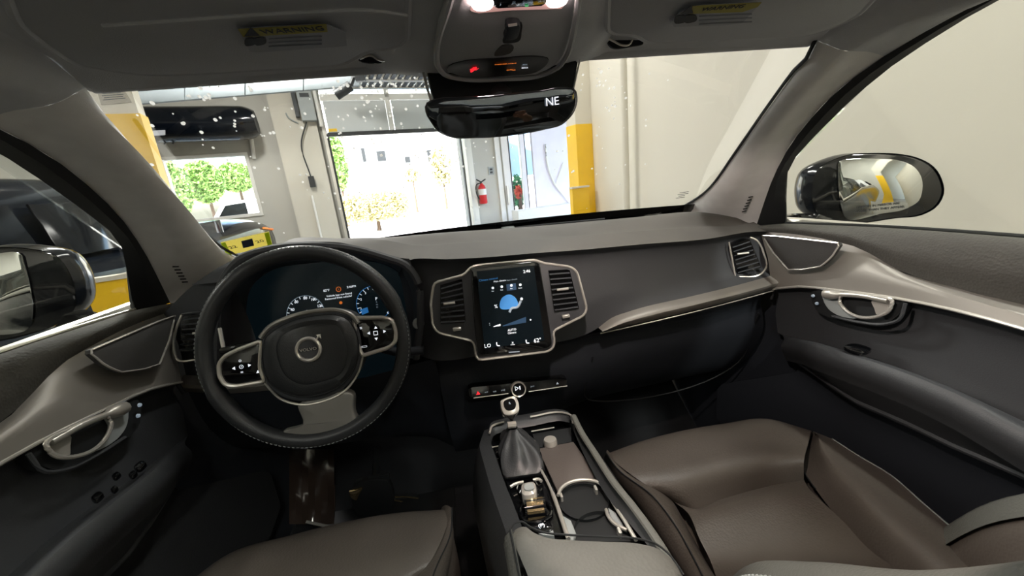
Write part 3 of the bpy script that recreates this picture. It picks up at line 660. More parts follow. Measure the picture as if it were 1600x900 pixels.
# ------------------------------------------------------------------ doors
def door(sx, m):
    side = 'passenger' if sx == 1 else 'driver'
    t = thing('door_%d' % (1 if sx == 1 else 2), '%s door with dark upper pad, aluminium band and armrest' % side, 'door', m(np.array([.72, .5, .45])), kind='structure')
    X = lambda L, v: [on_x(x, y, v) for x, y in L]
    ext = lambda z, x: [np.array([x, .1, z]), np.array([x, -.5, z]), np.array([x, -1.15, z])]
    BG = [np.array((.748, .96, 1.208))] + X([(1228, 351), (1300, 353), (1400, 358), (1500, 365), (1600, 373)], .757) + ext(1.243, .757)
    BC = [p + (-.028, 0, .005) for p in BG]
    PL = X([(1188, 362), (1250, 367), (1312, 379), (1344, 388), (1376, 406), (1416, 428), (1480, 446), (1540, 462), (1600, 476)], .71) + ext(1.145, .71)
    PM = [spl(BC, 24)[i]*.45 + spl(PL, 24)[i]*.55 + (-.012, 0, .004) for i in range(24)]
    CH = X([(1206, 452), (1250, 448), (1310, 454), (1400, 466), (1480, 482), (1540, 497), (1600, 514)], .68) + ext(1.12, .68)
    CR = [on_x(x, y, .688) for x, y in [(1200, 405), (1228, 424), (1290, 424), (1360, 430), (1420, 440), (1500, 463), (1600, 493)]] + ext(1.130, .688)
    obj('belt_pad', MB().loft([m(np.array(c)) for c in (BG, BC, PM, PL)], nu=50, nv=16), M_pad, t)
    obj('aluminium_band', MB().loft([m(np.array(c)) for c in (PL, CR, CH)], nu=60, nv=9, smooth_v=False), M_trim, t)
    obj('chrome_strip', MB().tube(spl(m(np.array(CH)), 50), .0028, 8), M_chrome, t)
    obj('belt_strip', MB().tube(spl(m(np.array([p+(-.002, 0, .004) for p in BG[1:]])), 40), .0035, 8), M_chrome if sx < 0 else M_rubber, t)
    R1 = [p + (.014, 0, -.006) for p in CH]
    R2 = X([(1212, 490), (1300, 512), (1400, 545), (1500, 580), (1600, 622)], .70) + ext(1.06, .70)
    AO = X([(1215, 520), (1300, 545), (1400, 572), (1500, 612), (1600, 662)], .692) + ext(1.025, .692)
    AE = [on_x(1225, 530, .675), on_x(1250, 533, .645)] + X([(1275, 540), (1310, 551), (1400, 580), (1500, 622), (1600, 677)], .605) + ext(1.02, .60)
    AF = [p + (-.006, 0, -.012) for p in AE]
    AU = [p + (.012, 0, -.060) for p in AE]
    PK = [on_x(1240, 560, .69)] + X([(1285, 590), (1330, 622), (1410, 657), (1500, 700), (1600, 742)], .655) + ext(.92, .655)
    LO = [p + (.03, .0, -.04) for p in PK]
    BT = [np.array((.66, 1.0, .72)), np.array((.68, .7, .62)), np.array((.68, .3, .55)), np.array((.68, -.4, .5)), np.array((.68, -1.15, .5))]
    FL = [p + (0, 0, -.12) for p in BT]
    obj('lower_panel', MB().loft([m(np.array(c)) for c in (CH, R1, R2, AO)], nu=50, nv=14), M_door, t)
    obj('armrest', MB().loft([m(np.array(c)) for c in (AO, [p*.5+q*.5+(0, 0, .004) for p, q in zip(spl(AO, 12), spl(AE, 12))], AE, AF, AU)], nu=50, nv=22), M_door, t)
    obj('map_pocket', MB().loft([m(np.array(c)) for c in (AU, PK)], nu=50, nv=6), M_door, t)
    obj('pocket_rim', MB().tube(spl(m(np.array(PK)), 40), .006, 8), M_door, t)
    obj('kick_panel', MB().loft([m(np.array(c)) for c in (PK, LO, BT, FL)], nu=40, nv=14, smooth_v=False), M_lowdash if sx == 1 else M_carpet, t)  # driver side takes the darker carpet colour to stand in for shade
    # speaker grille / switch panel with its chrome edge
    gp = Plane((.667, .75, 1.15), (-1, .0, .12))
    gl_ = [gp.px(x, y) for x, y in [(1192, 368), (1215, 369), (1260, 374), (1314, 380), (1300, 402), (1284, 416), (1255, 421), (1232, 421), (1210, 396)]]
    gg = m(np.array(spl(gl_, 40, True, smooth=False)))
    obj('speaker_grille', MB().slab(gg, np.array([.008*sx, 0, 0]), .002), M_grille, t)
    obj('grille_edge', MB().tube(gg - np.array([.0015*sx, 0, 0]), .0018, 6, closed=True), M_chrome, t)
    # release handle
    hp = Plane((.672, .6, 1.10), (-1, 0, .12))
    pod = m(np.array(spl([hp.px(x, y, -.010) for x, y in [(1268, 456), (1330, 457), (1413, 472), (1407, 488), (1390, 502), (1350, 506), (1310, 500), (1275, 484)]], 32, True)))
    obj('handle_recess', MB().slab(pod, np.array([.02*sx, 0, 0])), M_rubber, t)
    hm = obj('release_handle', MB().tube(m(spl([hp.px(x, y, .004) for x, y in [(1289, 459), (1312, 460), (1345, 462), (1388, 470)]], 16)), np.array([.0095, .011, .011, .010]+[.005]*12), 10), M_satin, t)
    obj('handle_loop', MB().tube(m(spl([hp.px(x, y, .005) for x, y in [(1316, 461), (1312, 470), (1322, 485), (1338, 494), (1372, 494), (1388, 486), (1394, 472), (1350, 463)]], 36, True)), .0032, 8, closed=True), M_chrome, hm)
    obj('handle_plate', MB().slab(m(spl([hp.px(x, y, -.004) for x, y in [(1286, 462), (1315, 463), (1312, 472), (1322, 488), (1338, 497), (1310, 493), (1292, 480)]], 24, True)), np.array([.004*sx, 0, 0])), M_greyp, hm)
    obj('handle_blade', MB().slab(m(spl([hp.px(x, y, -.002) for x, y in [(1362, 470), (1392, 473), (1386, 488), (1370, 492), (1366, 482)]], 20, True)), np.array([.004*sx, 0, 0])), M_satin, hm)
    for x, y in ((1271, 462), (1277, 474)): c = m(hp.px(x, y, .0)); obj('lock_button', MB().lathe([(0, .004), (.003, .003), (.0035, 0)], c, (-sx, 0, 0), 10), M_dim_e, t)
    obj('recess_edge', MB().tube(m(spl([hp.px(x, y, .0) for x, y in [(1300, 494), (1340, 503), (1385, 506), (1404, 500), (1415, 474)]], 20)), .003, 6), M_door, t)
    if sx == -1:
        sp = Plane((-.698, .72, 1.16), (1, 0, .1))
        hs = obj('switch_housing', MB().slab(spl([sp.px(x, y, .006) for x, y in [(150, 548), (160, 541), (205, 528), (213, 536), (210, 548), (168, 562), (155, 560)]], 30, True), (-.01, 0, 0), .003), M_black, t)
        for x, y in ((165, 552), (175, 548), (186, 545), (198, 540)): obj('memory_button', MB().slab(spl([sp.px(x+dx, y+dy, .010) for dx, dy in ((-4, 0), (3, -3), (4, 3), (-3, 6))], 12, True), (-.004, 0, 0), .001), M_wheelL, hs)
    ap = Plane((.65, .5, 1.028), (-.05, 0, 1))
    if sx == -1:
        ap = Plane((-.65, .5, 1.030), (.05, 0, 1))
        for x, y, w_ in ((150, 774, 1), (177, 762, .6), (180, 741, .7), (206, 739, .7), (217, 726, 1)):
            obj('window_switch', MB().slab(spl([ap.px(x+dx*w_, y+dy*w_, .006) for dx, dy in ((-9, 3), (2, -7), (11, -4), (0, 7))], 16, True), (0, 0, -.006), .002), M_black, t)
    else:
        obj('window_switch', MB().slab(spl([ap.px(x, y, .006) for x, y in ((1318, 541), (1336, 536), (1362, 544), (1345, 551))], 16, True), (0, 0, -.006), .002), M_black, t)
    return t
both(door)
# floor and sides of the footwell
obj('trim_9', MB().box((0, .30, .40), (1.60, 2.5, .05)), M_carpet, label='dark carpeted floor of the car', kind='structure', flat=True)
obj('trim_10', MB().loft([[(-.70, 1.42, .9), (0, 1.45, .9), (.70, 1.42, .9)], [(-.70, 1.36, .6), (0, 1.38, .6), (.70, 1.36, .6)], [(-.70, 1.10, .42), (0, 1.10, .42), (.70, 1.10, .42)]], nu=20, nv=10), M_carpet, label='carpeted toe board under the dashboard', kind='structure')
for sx in (1, -1):
    obj('trim_11', MB().loft([[(sx*.735, .70, 1.195), (sx*.735, 1.30, 1.195)], [(sx*.715, .70, .42), (sx*.70, 1.42, .42)]], nu=8, nv=6, thick=.004), M_lowdash, label='%s side footwell panel below the dashboard end' % ('passenger' if sx == 1 else 'driver'), kind='structure')
    # outer skin of the door, rear body and rear pillar
    body = MB().loft([[(sx*.775, .95, 1.215), (sx*.775, -1.2, 1.235), (sx*.76, -2.2, 1.26)], [(sx*.83, .96, 1.16), (sx*.84, -1.2, 1.17), (sx*.82, -2.2, 1.18)], [(sx*.90, 1.0, .95), (sx*.92, -1.2, .95), (sx*.90, -2.2, .95)], [(sx*.88, 1.0, .4), (sx*.90, -1.2, .4), (sx*.88, -2.2, .45)]], nu=24, nv=14, thick=-.01*sx)
    obj('trim_12', body, M_paint, label='%s side outer body panels of the car' % ('passenger' if sx == 1 else 'driver'), kind='structure')
    obj('trim_13', MB().tube(spl([(sx*.785, .93, 1.222), (sx*.785, -1.2, 1.242), (sx*.77, -2.1, 1.262)], 12), .012, 8), M_satin, label='bright belt moulding outside the %s windows' % ('passenger' if sx == 1 else 'driver'), kind='structure')
    obj('trim_14', MB().loft([[(sx*.735, -.42, 1.24), (sx*.735, -.54, 1.24)], [(sx*.58, -.40, 1.60), (sx*.58, -.50, 1.60)]], nu=4, nv=4, thick=.04*sx), M_rubber, label='%s side middle door pillar' % ('passenger' if sx == 1 else 'driver'), kind='structure')
    obj('trim_15', MB().loft([[(sx*.72, -1.6, 1.24), (sx*.70, -2.3, 1.24)], [(sx*.58, -1.3, 1.60), (sx*.56, -2.1, 1.58)]], nu=6, nv=4, thick=.04*sx), M_head, label='%s side rear quarter panel' % ('passenger' if sx == 1 else 'driver'), kind='structure')
bon = MB().loft([[(s_*.74, 1.33-.13*s_*s_, 1.19) for s_ in np.linspace(-1, 1, 9)], [(s_*.80, 1.9-.1*s_*s_, 1.10-.04*s_*s_) for s_ in np.linspace(-1, 1, 9)], [(s_*.78, 2.5-.2*s_*s_, .98-.06*s_*s_) for s_ in np.linspace(-1, 1, 9)], [(s_*.72, 2.7-.25*s_*s_, .7) for s_ in np.linspace(-1, 1, 9)]], nu=24, nv=16)
obj('trim_16', bon, M_paint, label='black bonnet ahead of the windscreen', kind='structure')
obj('trim_17', MB().loft([[(-.6, -2.45, 1.5), (.6, -2.45, 1.5)], [(-.75, -2.6, 1.2), (.75, -2.6, 1.2)], [(-.75, -2.6, .4), (.75, -2.6, .4)]], nu=6, nv=6, thick=.03), M_rubber, label='dark tailgate behind the rear seats', kind='structure')

# ================================================================== DASHBOARD
D = thing('dashboard', 'charcoal dashboard with aluminium trim spanning the car under the windscreen', 'dashboard', (0, .9, .9))
Y = on_y
# near lip of the top pad, left to right
LIP = [np.array((-.70, .90, 1.205)), Y(300, 447, .86), Y(350, 415, .83), Y(400, 392, .81), Y(470, 381, .80), Y(540, 382, .80), Y(575, 392, .80), Y(600, 401, .795), Y(640, 406, .79), Y(700, 405, .785), Y(760, 402, .785), Y(830, 396, .785), Y(900, 391, .79), Y(1000, 382, .81), Y(1100, 374, .84), Y(1178, 362, .88), np.array((.72, .90, 1.205))]
STEP = [np.array((-.70, .94, 1.225)), Y(330, 425, .90), Y(372, 402, .90), Y(430, 383, .90), Y(500, 375, .90), Y(560, 374, .90), Y(600, 375, .90), Y(645, 383, .90), Y(720, 380, .90), Y(800, 376, .90), Y(880, 371, .90), Y(1000, 361, .91), Y(1100, 354, .93), Y(1165, 350, .96), np.array((.72, .96, 1.225))]
STEPb = [p + (0, .012, -.004) for p in STEP]
MIDL = [np.array((-.70, 1.0, 1.235)), np.array((-.55, 1.03, 1.245)), Y(450, 380, 1.08), Y(540, 373, 1.08), Y(600, 371, 1.08), Y(700, 363, 1.08), Y(800, 357, 1.08), Y(900, 349, 1.08), Y(1000, 340, 1.06), Y(1100, 333, 1.03), np.array((.70, 1.0, 1.235))]
COWL = [np.array((-.70, 1.08, 1.235)), np.array((-.60, 1.16, 1.238)), np.array((-.4, 1.21, 1.244)), np.array((0, 1.26, 1.247)), np.array((.4, 1.21, 1.244)), np.array((.62, 1.15, 1.238)), np.array((.70, 1.08, 1.235))]
obj('top_pad', MB().loft([LIP, STEP], nu=80, nv=6).loft([STEP, STEPb, MIDL, COWL], nu=80, nv=20), M_dash, D)
# speaker tray on the pad centre
obj('centre_speaker', MB().slab(spl([np.array((-.10, 1.17, 1.2555)), np.array((.1, 1.19, 1.2555)), np.array((.36, 1.15, 1.2555)), np.array((.28, 1.11, 1.2545)), np.array((.05, 1.08, 1.2525)), np.array((-.08, 1.12, 1.254))], 30, True), (0, 0, -.006), .002), M_dash, D)
obj('speaker_rim', MB().tube(spl([np.array((-.14, 1.19, 1.258)), np.array((.1, 1.215, 1.258)), np.array((.38, 1.17, 1.257))], 24), .003, 6), M_fascia, D)
c = np.array((.08, 1.20, 1.26)); obj('sun_sensor', MB().lathe([(.022, 0), (.02, .005), (0, .007)], c, (0, 0, 1), 16), M_greyp, D)
# fascia, right and centre
LR = [np.array((-.215, .84, 1.235))] + [p for p in LIP[8:]]; n_ = len(LR)
F1 = [p + (0, .018, -.012) for p in LR]
F2 = [np.array((x, y, z)) for x, y, z in ((-.215, .86, 1.12), (-.165, .80, 1.12), (0, .795, 1.12), (.2, .80, 1.12), (.4, .83, 1.12), (.6, .87, 1.12), (.72, .89, 1.12))]
TT = [Y(935, 512, .80), Y(955, 497, .80), Y(985, 486, .80), Y(1080, 463, .81), Y(1150, 446, .83), Y(1204, 431, .85)]
TTx = [np.array((-.215, .86, 1.045)), np.array((-.165, .80, 1.045)), np.array((0, .795, 1.045))] + TT
obj('fascia', MB().loft([LR, F1, F2, TTx], nu=50, nv=16), M_fascia, D)
TB = [Y(937, 519, .80), Y(990, 507, .795), Y(1080, 486, .80), Y(1150, 468, .82), Y(1208, 452, .84)]
TM = [p*.5+q*.5 + (0, -.022, .004) for p, q in zip(spl(TT, 12), spl(TB, 12))]
obj('aluminium_strip', MB().loft([TT, TM, TB], nu=40, nv=9), M_trim, D)
obj('strip_edge', MB().tube(spl([p + (0, -.004, -.002) for p in TB], 30), .0015, 6), M_chrome, D)
L0 = [np.array((-.165, .80, 1.045)), np.array((0, .795, 1.045)), TB[0]] + TB[1:]
L1 = [p + (0, .03, -.02) for p in L0]
L2 = [np.array((x, y, .95)) for x, y in ((-.165, .83), (0, .83), (.2, .84), (.45, .86), (.70, .88))]
L3 = [np.array((x, y, .80)) for x, y in ((-.165, .88), (0, .88), (.2, .93), (.45, .95), (.70, .96))]
L4 = [np.array((x, y, .70)) for x, y in ((-.165, .95), (0, .95), (.2, 1.10), (.45, 1.15), (.70, 1.15))]
obj('lower_panel', MB().loft([L0, L1, L2, L3, L4], nu=44, nv=22), M_lowdash, D)
gb = MB().tube(spl([(.20, .835, .97), (.20, .90, .82), (.22, .92, .80), (.64, .94, .80), (.66, .93, .82), (.67, .865, 1.0)], 30), .002, 6)
obj('glovebox_seam', gb, M_rubber, D)
# left: end panel with vent, knee panel
LL = [np.array((-.71, .90, 1.205)), LIP[1], LIP[2] ]
VL = lambda pts, y: [Y(px, py, y) for px, py in pts]
obj('end_panel', MB().loft([LL, [np.array((-.71, .91, 1.13)), np.array((-.62, .87, 1.13)), np.array((-.53, .86, 1.13))], [np.array((-.71, .90, 1.055)), np.array((-.62, .86, 1.055)), np.array((-.53, .85, 1.055))]], nu=14, nv=10), M_fascia, D)
obj('aluminium_strip', MB().loft([[(-.71, .895, 1.065), (-.60, .845, 1.065), (-.50, .83, 1.06)], [(-.71, .87, 1.05), (-.60, .825, 1.05), (-.50, .81, 1.05)], [(-.71, .885, 1.028), (-.60, .84, 1.028), (-.50, .82, 1.028)]], nu=14, nv=6), M_trim, D)
obj('knee_panel', MB().loft([[(-.71, .89, 1.03), (-.53, .83, 1.03), (-.37, .80, 1.03), (-.165, .81, 1.045)], [(-.71, .91, .93), (-.53, .87, .93), (-.37, .85, .93), (-.165, .84, .95)], [(-.71, 1.0, .80), (-.53, .95, .80), (-.37, .93, .80), (-.165, .90, .80)], [(-.71, 1.2, .74), (-.53, 1.15, .74), (-.37, 1.12, .74), (-.165, .97, .70)]], nu=34, nv=18), M_lowdash, D)
# binnacle: hood inner skin down to the display
HL = [Y(336, 570, .80), Y(338, 500, .80), Y(348, 440, .80), Y(376, 405, .80), Y(420, 390, .80), Y(480, 384, .80), Y(545, 388, .80), Y(600, 402, .795), Y(636, 416, .79), Y(652, 440, .79), Y(657, 480, .79), Y(650, 560, .80)]
HM = [Y(352, 570, .845), Y(355, 500, .845), Y(366, 450, .845), Y(392, 418, .845), Y(430, 402, .845), Y(485, 395, .845), Y(545, 398, .845), Y(592, 409, .845), Y(625, 422, .845), Y(640, 450, .845), Y(645, 485, .845), Y(640, 560, .845)]
CP_ = Plane((-.37, .905, 1.16), (0, -1, .18))
CO = [(392, 572), (386, 520), (384, 478), (392, 448), (420, 424), (490, 410), (560, 406), (600, 412), (628, 430), (640, 458), (642, 490), (636, 560)]
HC = CP_.pts(CO)
obj('binnacle_hood', MB().loft([HL, HM, HC], nu=50, nv=10), M_fascia, D)
obj('hood_lip', MB().tube(spl(HL, 50), .008, 8), M_fascia, D)
obj('hood_top', MB().loft([[p + (0, -.0, .002) for p in LIP[1:9]], [p for p in HL[2:10]]], nu=40, nv=3), M_fascia, D)
di = obj('instrument_display', MB().slab(spl(HC, 60, True), (0, .012, 0)), M_screen, D)
obj('display_edge', MB().tube(spl(HC, 60, True), .0015, 6, closed=True), M_fascia, di)
ca, cb = CP_.a, CP_.b
def arc(pl, cpx, cpy, rpx, t0, t1, h=.002, ys=1.0, n=28):
    return [pl.px(cpx + rpx*math.cos(R(t)), cpy - rpx*ys*math.sin(R(t)), h) for t in np.linspace(t0, t1, n)]
obj('speed_dial', MB().tube(arc(CP_, 478, 492, 30, -5, 185), .0006, 5), M_dim_e, di)
for k, tt in enumerate(np.linspace(-2, 190, 13)):
    q = R(tt); obj('tick', MB().tube([CP_.px(478+30*math.cos(q), 492-30*math.sin(q), .002), CP_.px(478+26*math.cos(q), 492-26*math.sin(q), .002)], .0006, 4), M_white_e, di)
for s_, x, y in (('40', 457, 484), ('60', 463, 472), ('80', 477, 466), ('100', 490, 468), ('120', 500, 478)): text('numeral', s_, .0085, CP_.px(x, y, .002), ca, cb, M_white_e, di)
text('numeral', '0', .014, CP_.px(480, 488, .003), ca, cb, M_white_e, di)
obj('power_dial', MB().tube(arc(CP_, 584, 474, 27, -60, 215), .0006, 5), M_blue_e, di)
for k, tt in enumerate(np.linspace(60, 215, 10)):
    q = R(tt); obj('tick', MB().tube([CP_.px(584+27*math.cos(q), 474-27*math.sin(q), .002), CP_.px(584+23*math.cos(q), 474-23*math.sin(q), .002)], .0006, 4), M_white_e, di)
for s_, x, y in (('1', 564, 482), ('2', 564, 468), ('3', 571, 458), ('4', 583, 452), ('P', 588, 467), ('5', 610, 475), ('6', 608, 484), ('8', 606, 489)): text('numeral', s_, .0095 if s_ == 'P' else .0075, CP_.px(x, y, .002), ca, cb, M_white_e, di)
for i, s_ in enumerate(('R', 'N', 'D')): text('gear_letter', s_, .005, CP_.px(588.5+.5*i, 472+4*i, .002), ca, cb, M_dim_e, di)
obj('fuel_block', MB().slab([CP_.px(x, y, .002) for x, y in ((562, 484), (574, 480), (576, 488), (566, 492))], CP_.n*-.001), M_blue_e, di, flat=True)
text('readout', '82°F', .0072, CP_.px(510, 454, .002), ca, cb, M_white_e, di)
text('readout', '2:46PM', .0066, CP_.px(549, 448, .002), ca, cb, M_white_e, di)
text('message', 'Vehicle key not found', .0062, CP_.px(530, 460.5, .002), ca, cb, M_white_e, di)
text('message', 'Removed from vehicle?', .0062, CP_.px(529, 465, .002), ca, cb, M_white_e, di)
obj('warning_sign', MB().tube(arc(CP_, 529, 452, 3.6, 0, 360), .0007, 5), M_orange_e, di); text('warning_mark', 'i', .007, CP_.px(529, 452, .002), ca, cb, M_orange_e, di)
obj('warning_lamp', MB().lathe([(0, 0), (.0035, 0)], CP_.px(532.5, 473, .002), CP_.n, 14), M_orange_e, di)

# ---- centre screen, its chrome frame and vents
SP = Plane((0, .742, 1.149), (0, -1, .20))
FR = [(678, 442), (727, 429), (733, 419), (742, 415), (838, 406), (846, 411), (892, 417), (902, 425), (917, 482), (914, 492), (864, 517), (867, 540), (858, 549), (745, 563), (740, 533), (684, 520), (676, 510), (673, 474)]
fr = spl(SP.pts(FR, -.004), 110, True, smooth=False)
fr = np.array([fr[i-1]*.25+fr[i]*.5+fr[(i+1) % 110]*.25 for i in range(110)])
obj('centre_bezel', MB().slab(fr, (0, .055, -.01), .002), M_fascia, D)
obj('chrome_frame', MB().tube(fr, .0026, 8, closed=True), M_chrome, D)
SO = [(736, 421), (742, 418), (838, 409), (844, 413), (850, 450), (860, 515), (863, 538), (857, 544), (752, 555), (746, 551), (741, 505)]
so = spl(SP.pts(SO, .004), 80, True, smooth=False)
ts = obj('touchscreen', MB().slab(so, (0, .012, 0), .002), M_black, D)
ss = SP.pts([(745, 424), (834, 415), (851, 532), (757, 545)], .0062)
obj('display_glass', MB().slab(ss, (0, .001, 0)), M_screen, ts, flat=True)
sa, sb = SP.a, SP.b; H = .0075
text('time_readout', '2:46', .0085, SP.px(823, 424, H), sa, sb, M_white_e, ts)
text('screen_title', 'Climate control', .0058, SP.px(763, 436.5, H), sa, sb, M_blue_e, ts)
text('screen_tab', 'Main climate', .0048, SP.px(781, 439, H), sa, sb, M_white_e, ts)
text('screen_tab', 'Rear climate', .0042, SP.px(800, 437, H), sa, sb, M_dim_e, ts)
def sq(nm, px, py, w_, h_, m, hh=H, par=ts):
    c = SP.px(px, py, hh); return obj(nm, MB().slab([c + sa*dx*w_/2 + sb*dy*h_/2 for dx, dy in ((-1, -1), (1, -1), (1, 1), (-1, 1))], SP.n*-.0004), m, par, flat=True)
sq('selected_tile', 799, 448.5, .019, .013, M_blue_d, .007)
for px, py, lab in ((770, 452, 'Max'), (784, 450, 'Rear'), (799, 448, 'Max'), (813, 447, 'Recirc')):
    obj('menu_icon', MB().lathe([(0, .0004), (.0022, .0004), (.0026, 0)], SP.px(px, py-2, H), SP.n, 10), M_white_e, ts); text('menu_word', lab, .0028, SP.px(px, py+3, H), sa, sb, M_white_e, ts)
obj('air_cloud', MB().slab(spl(SP.pts([(782, 482), (784, 466), (796, 460), (806, 466), (809, 478), (800, 482)], .007), 30, True), SP.n*-.0004), M_blue_e, ts, flat=True)
obj('seat_figure', MB().tube(spl(SP.pts([(796, 488), (799, 482), (808, 480), (814, 470)], H), 14), .0024, 6), M_dim_e, ts)
obj('seat_figure', MB().lathe([(0, .0004), (.0028, 0)], SP.px(815, 467, H), SP.n, 12), M_white_e, ts)
text('icon', '%', .010, SP.px(775, 479, H), sa, sb, M_white_e, ts)
obj('fan_slider', MB().slab(SP.pts([(785, 509), (822, 495), (822, 504), (786, 510)], .007), SP.n*-.0004), M_blue_d, ts, flat=True)
obj('fan_level', MB().slab(SP.pts([(771, 510), (782, 506), (782, 509), (771, 511)], H), SP.n*-.0004), M_white_e, ts, flat=True)
text('icon', ':', .010, SP.px(765, 506, H), sa, sb, M_white_e, ts); text('icon', '•', .014, SP.px(829, 500, H), sa, sb, M_white_e, ts)
text('screen_word', 'AUTO', .0062, SP.px(800, 515.5, H), sa, sb, M_white_e, ts); text('screen_word', 'Climate', .0055, SP.px(800, 520, H), sa, sb, M_white_e, ts)
text('temperature', 'LO', .0105, SP.px(762, 540.5, H), sa, sb, M_white_e, ts); text('temperature', '62°', .0115, SP.px(840, 532, H), sa, sb, M_white_e, ts)
for px, py in ((778, 538), (824, 534)): obj('seat_icon', MB().tube(spl(SP.pts([(px-2, py-3), (px-1, py+2), (px+3, py+2)], H), 6), .0011, 5), M_white_e, ts)
text('icon', 'x', .008, SP.px(801, 535, H), sa, sb, M_white_e, ts); text('menu_word', 'Climate', .0028, SP.px(801, 538.5, H), sa, sb, M_white_e, ts)
obj('home_button', MB().slab(SP.pts([(795, 550), (812, 548.5), (812, 550), (795, 551.5)], H), SP.n*-.0004), M_dim_e, ts, flat=True)
def vent(outline, knobpx, wheel, pl, n, tilt_y=0, parent=D, yl=None):
    v = obj('air_vent', MB().slab(spl(pl.pts(outline, .0005), 40, True, smooth=False), (0, .02, 0)), M_black, parent)
    o = np.array(outline, float); (x0, y0), (x1, y1), (x2, y2), (x3, y3) = o[:4]          # tl, tr, br, bl
    for k in range(n):
        f = (k+.6)/n
        a = pl.px(x0+(x3-x0)*f+1, y0+(y3-y0)*f, .002); b = pl.px(x1+(x2-x1)*f-1, y1+(y2-y1)*f, .002)
        obj('slat', MB().slab([a, b, b+(0, -.001, -.0022), a+(0, -.001, -.0022)], (0, .012, .002)), M_lowdash, v, flat=True)
    (kx, ky) = knobpx
    obj('vent_tab', MB().tube([pl.px(kx-9, ky+1, .006), pl.px(kx+9, ky-1, .006)], .0026, 8), M_chrome, v)
    if wheel:
        (wx, wy) = wheel; obj('thumb_wheel', MB().box(pl.px(wx, wy, .002), (.016, .008, .006), bevel=.001), M_satin, v)
    return v
vent([(688, 446), (722, 436), (728, 504), (688, 506)], (702, 474), (714, 514), SP, 8)
vent([(857, 423), (890, 421), (905, 482), (866, 487)], (879, 452), (884, 494), SP, 8)
RV = Plane((.66, .855, 1.17), (-.28, -1, .12))
v = vent([(1143, 382), (1171, 373), (1190, 418), (1153, 428)], (1161, 396), None, RV, 7)
obj('chrome_edge', MB().tube(RV.pts([(1139, 378), (1144, 405), (1150, 437)], .003), .0022, 6), M_chrome, v)
obj('vent_surround', MB().tube(spl(RV.pts([(1150, 433), (1190, 427), (1197, 418), (1194, 398), (1180, 374), (1172, 371)], .003), 30), .0022, 6), M_chrome, v)
obj('thumb_wheel', MB().box(RV.px(1172, 426, .002), (.02, .01, .006), bevel=.001), M_lowdash, v)
LV = Plane((-.66, .855, 1.15), (.28, -1, .12))
v = vent([(285, 494), (330, 489), (330, 548), (279, 549)], (310, 520), None, LV, 7)
obj('chrome_edge', MB().tube(spl(LV.pts([(284, 492), (275, 515), (273, 552), (277, 562), (310, 562)], .003), 20), .0024, 6), M_chrome, v)
obj('vent_surround', MB().tube(spl(LV.pts([(284, 491), (305, 488), (335, 486)], .003), 10), .0024, 6), M_fascia, v)
# end seams
for sx in (1, -1): obj('end_seam', MB().tube(spl([(sx*.715, .90, 1.21), (sx*.705, .87, 1.15), (sx*.70, .85, 1.09), (sx*.69, .85, 1.04)], 12), .004, 6), M_rubber, D)
# ---- strip of controls under the screen
BP = Plane((0, .80, .94), (0, -1, .35))
st = obj('control_strip', MB().slab(spl(BP.pts([(732, 608), (738, 605), (884, 591), (887, 594), (886, 605), (738, 622), (732, 619)], .008), 60, True, smooth=False), (0, .02, 0), .002), M_black, D)
obj('strip_edge', MB().tube(BP.pts([(740, 622), (794, 615)], .009), .0012, 6), M_chrome, st); obj('strip_edge', MB().tube(BP.pts([(826, 612), (886, 603)], .009), .0012, 6), M_chrome, st)
kb = obj('volume_knob', MB().lathe([(.0, .014), (.0135, .014), (.0160, .012), (.0165, .0)], BP.px(809, 607, .006), BP.n, 28), M_black, st)
obj('knob_ring', MB().lathe([(.0140, .0145), (.0165, .0155), (.018, .010), (.018, 0)], BP.px(809, 607, .006), BP.n, 32), M_chrome, kb)
text('icon', '▷ǁ', .011, BP.px(809, 607, .0215), BP.a, BP.b, M_white_e, kb)
text('hazard_sign', '▲', .010, BP.px(747, 614.5, .0095), BP.a, BP.b, M_red_e, st)
for x, y, s_ in ((760, 613, '=='), (773, 612, '=='), (786, 610, '>>I'), (832, 604, 'I<<'), (871, 599, '▲')): text('icon', s_, .0065, BP.px(x, y, .0095), BP.a, BP.b, M_dim_e, st)
# stalk and column
obj('column_shroud', MB().loft([[(-.43, .80, 1.15), (-.43, .80, 1.10), (-.37, .80, 1.07), (-.31, .80, 1.10), (-.31, .80, 1.15), (-.37, .80, 1.18)], [(-.42, .90, 1.14), (-.42, .90, 1.07), (-.37, .90, 1.04), (-.32, .90, 1.07), (-.32, .90, 1.14), (-.37, .90, 1.15)]], nu=24, closed_u=True), M_lowdash, D)
sk = obj('indicator_stalk', MB().tube(spl([(-.40, .79, 1.15), Y(385, 543, .76), Y(345, 549, .755)], 12), [.011]*9+[.010, .009, .006], 10), M_black, D)
obj('stalk_end', MB().tube([Y(349, 543, .757), Y(343, 513, .775)], .0035, 8), M_chrome, sk)
obj('wiper_stalk', MB().tube(spl([(-.34, .79, 1.15), Y(625, 550, .765), Y(662, 547, .76)], 10), .009, 10), M_lowdash, D)
obj('start_button', MB().lathe([(0, .012), (.010, .012), (.012, .008), (.012, 0)], Y(654, 505, .80), (0, -1, .2), 16), M_greyp, D)

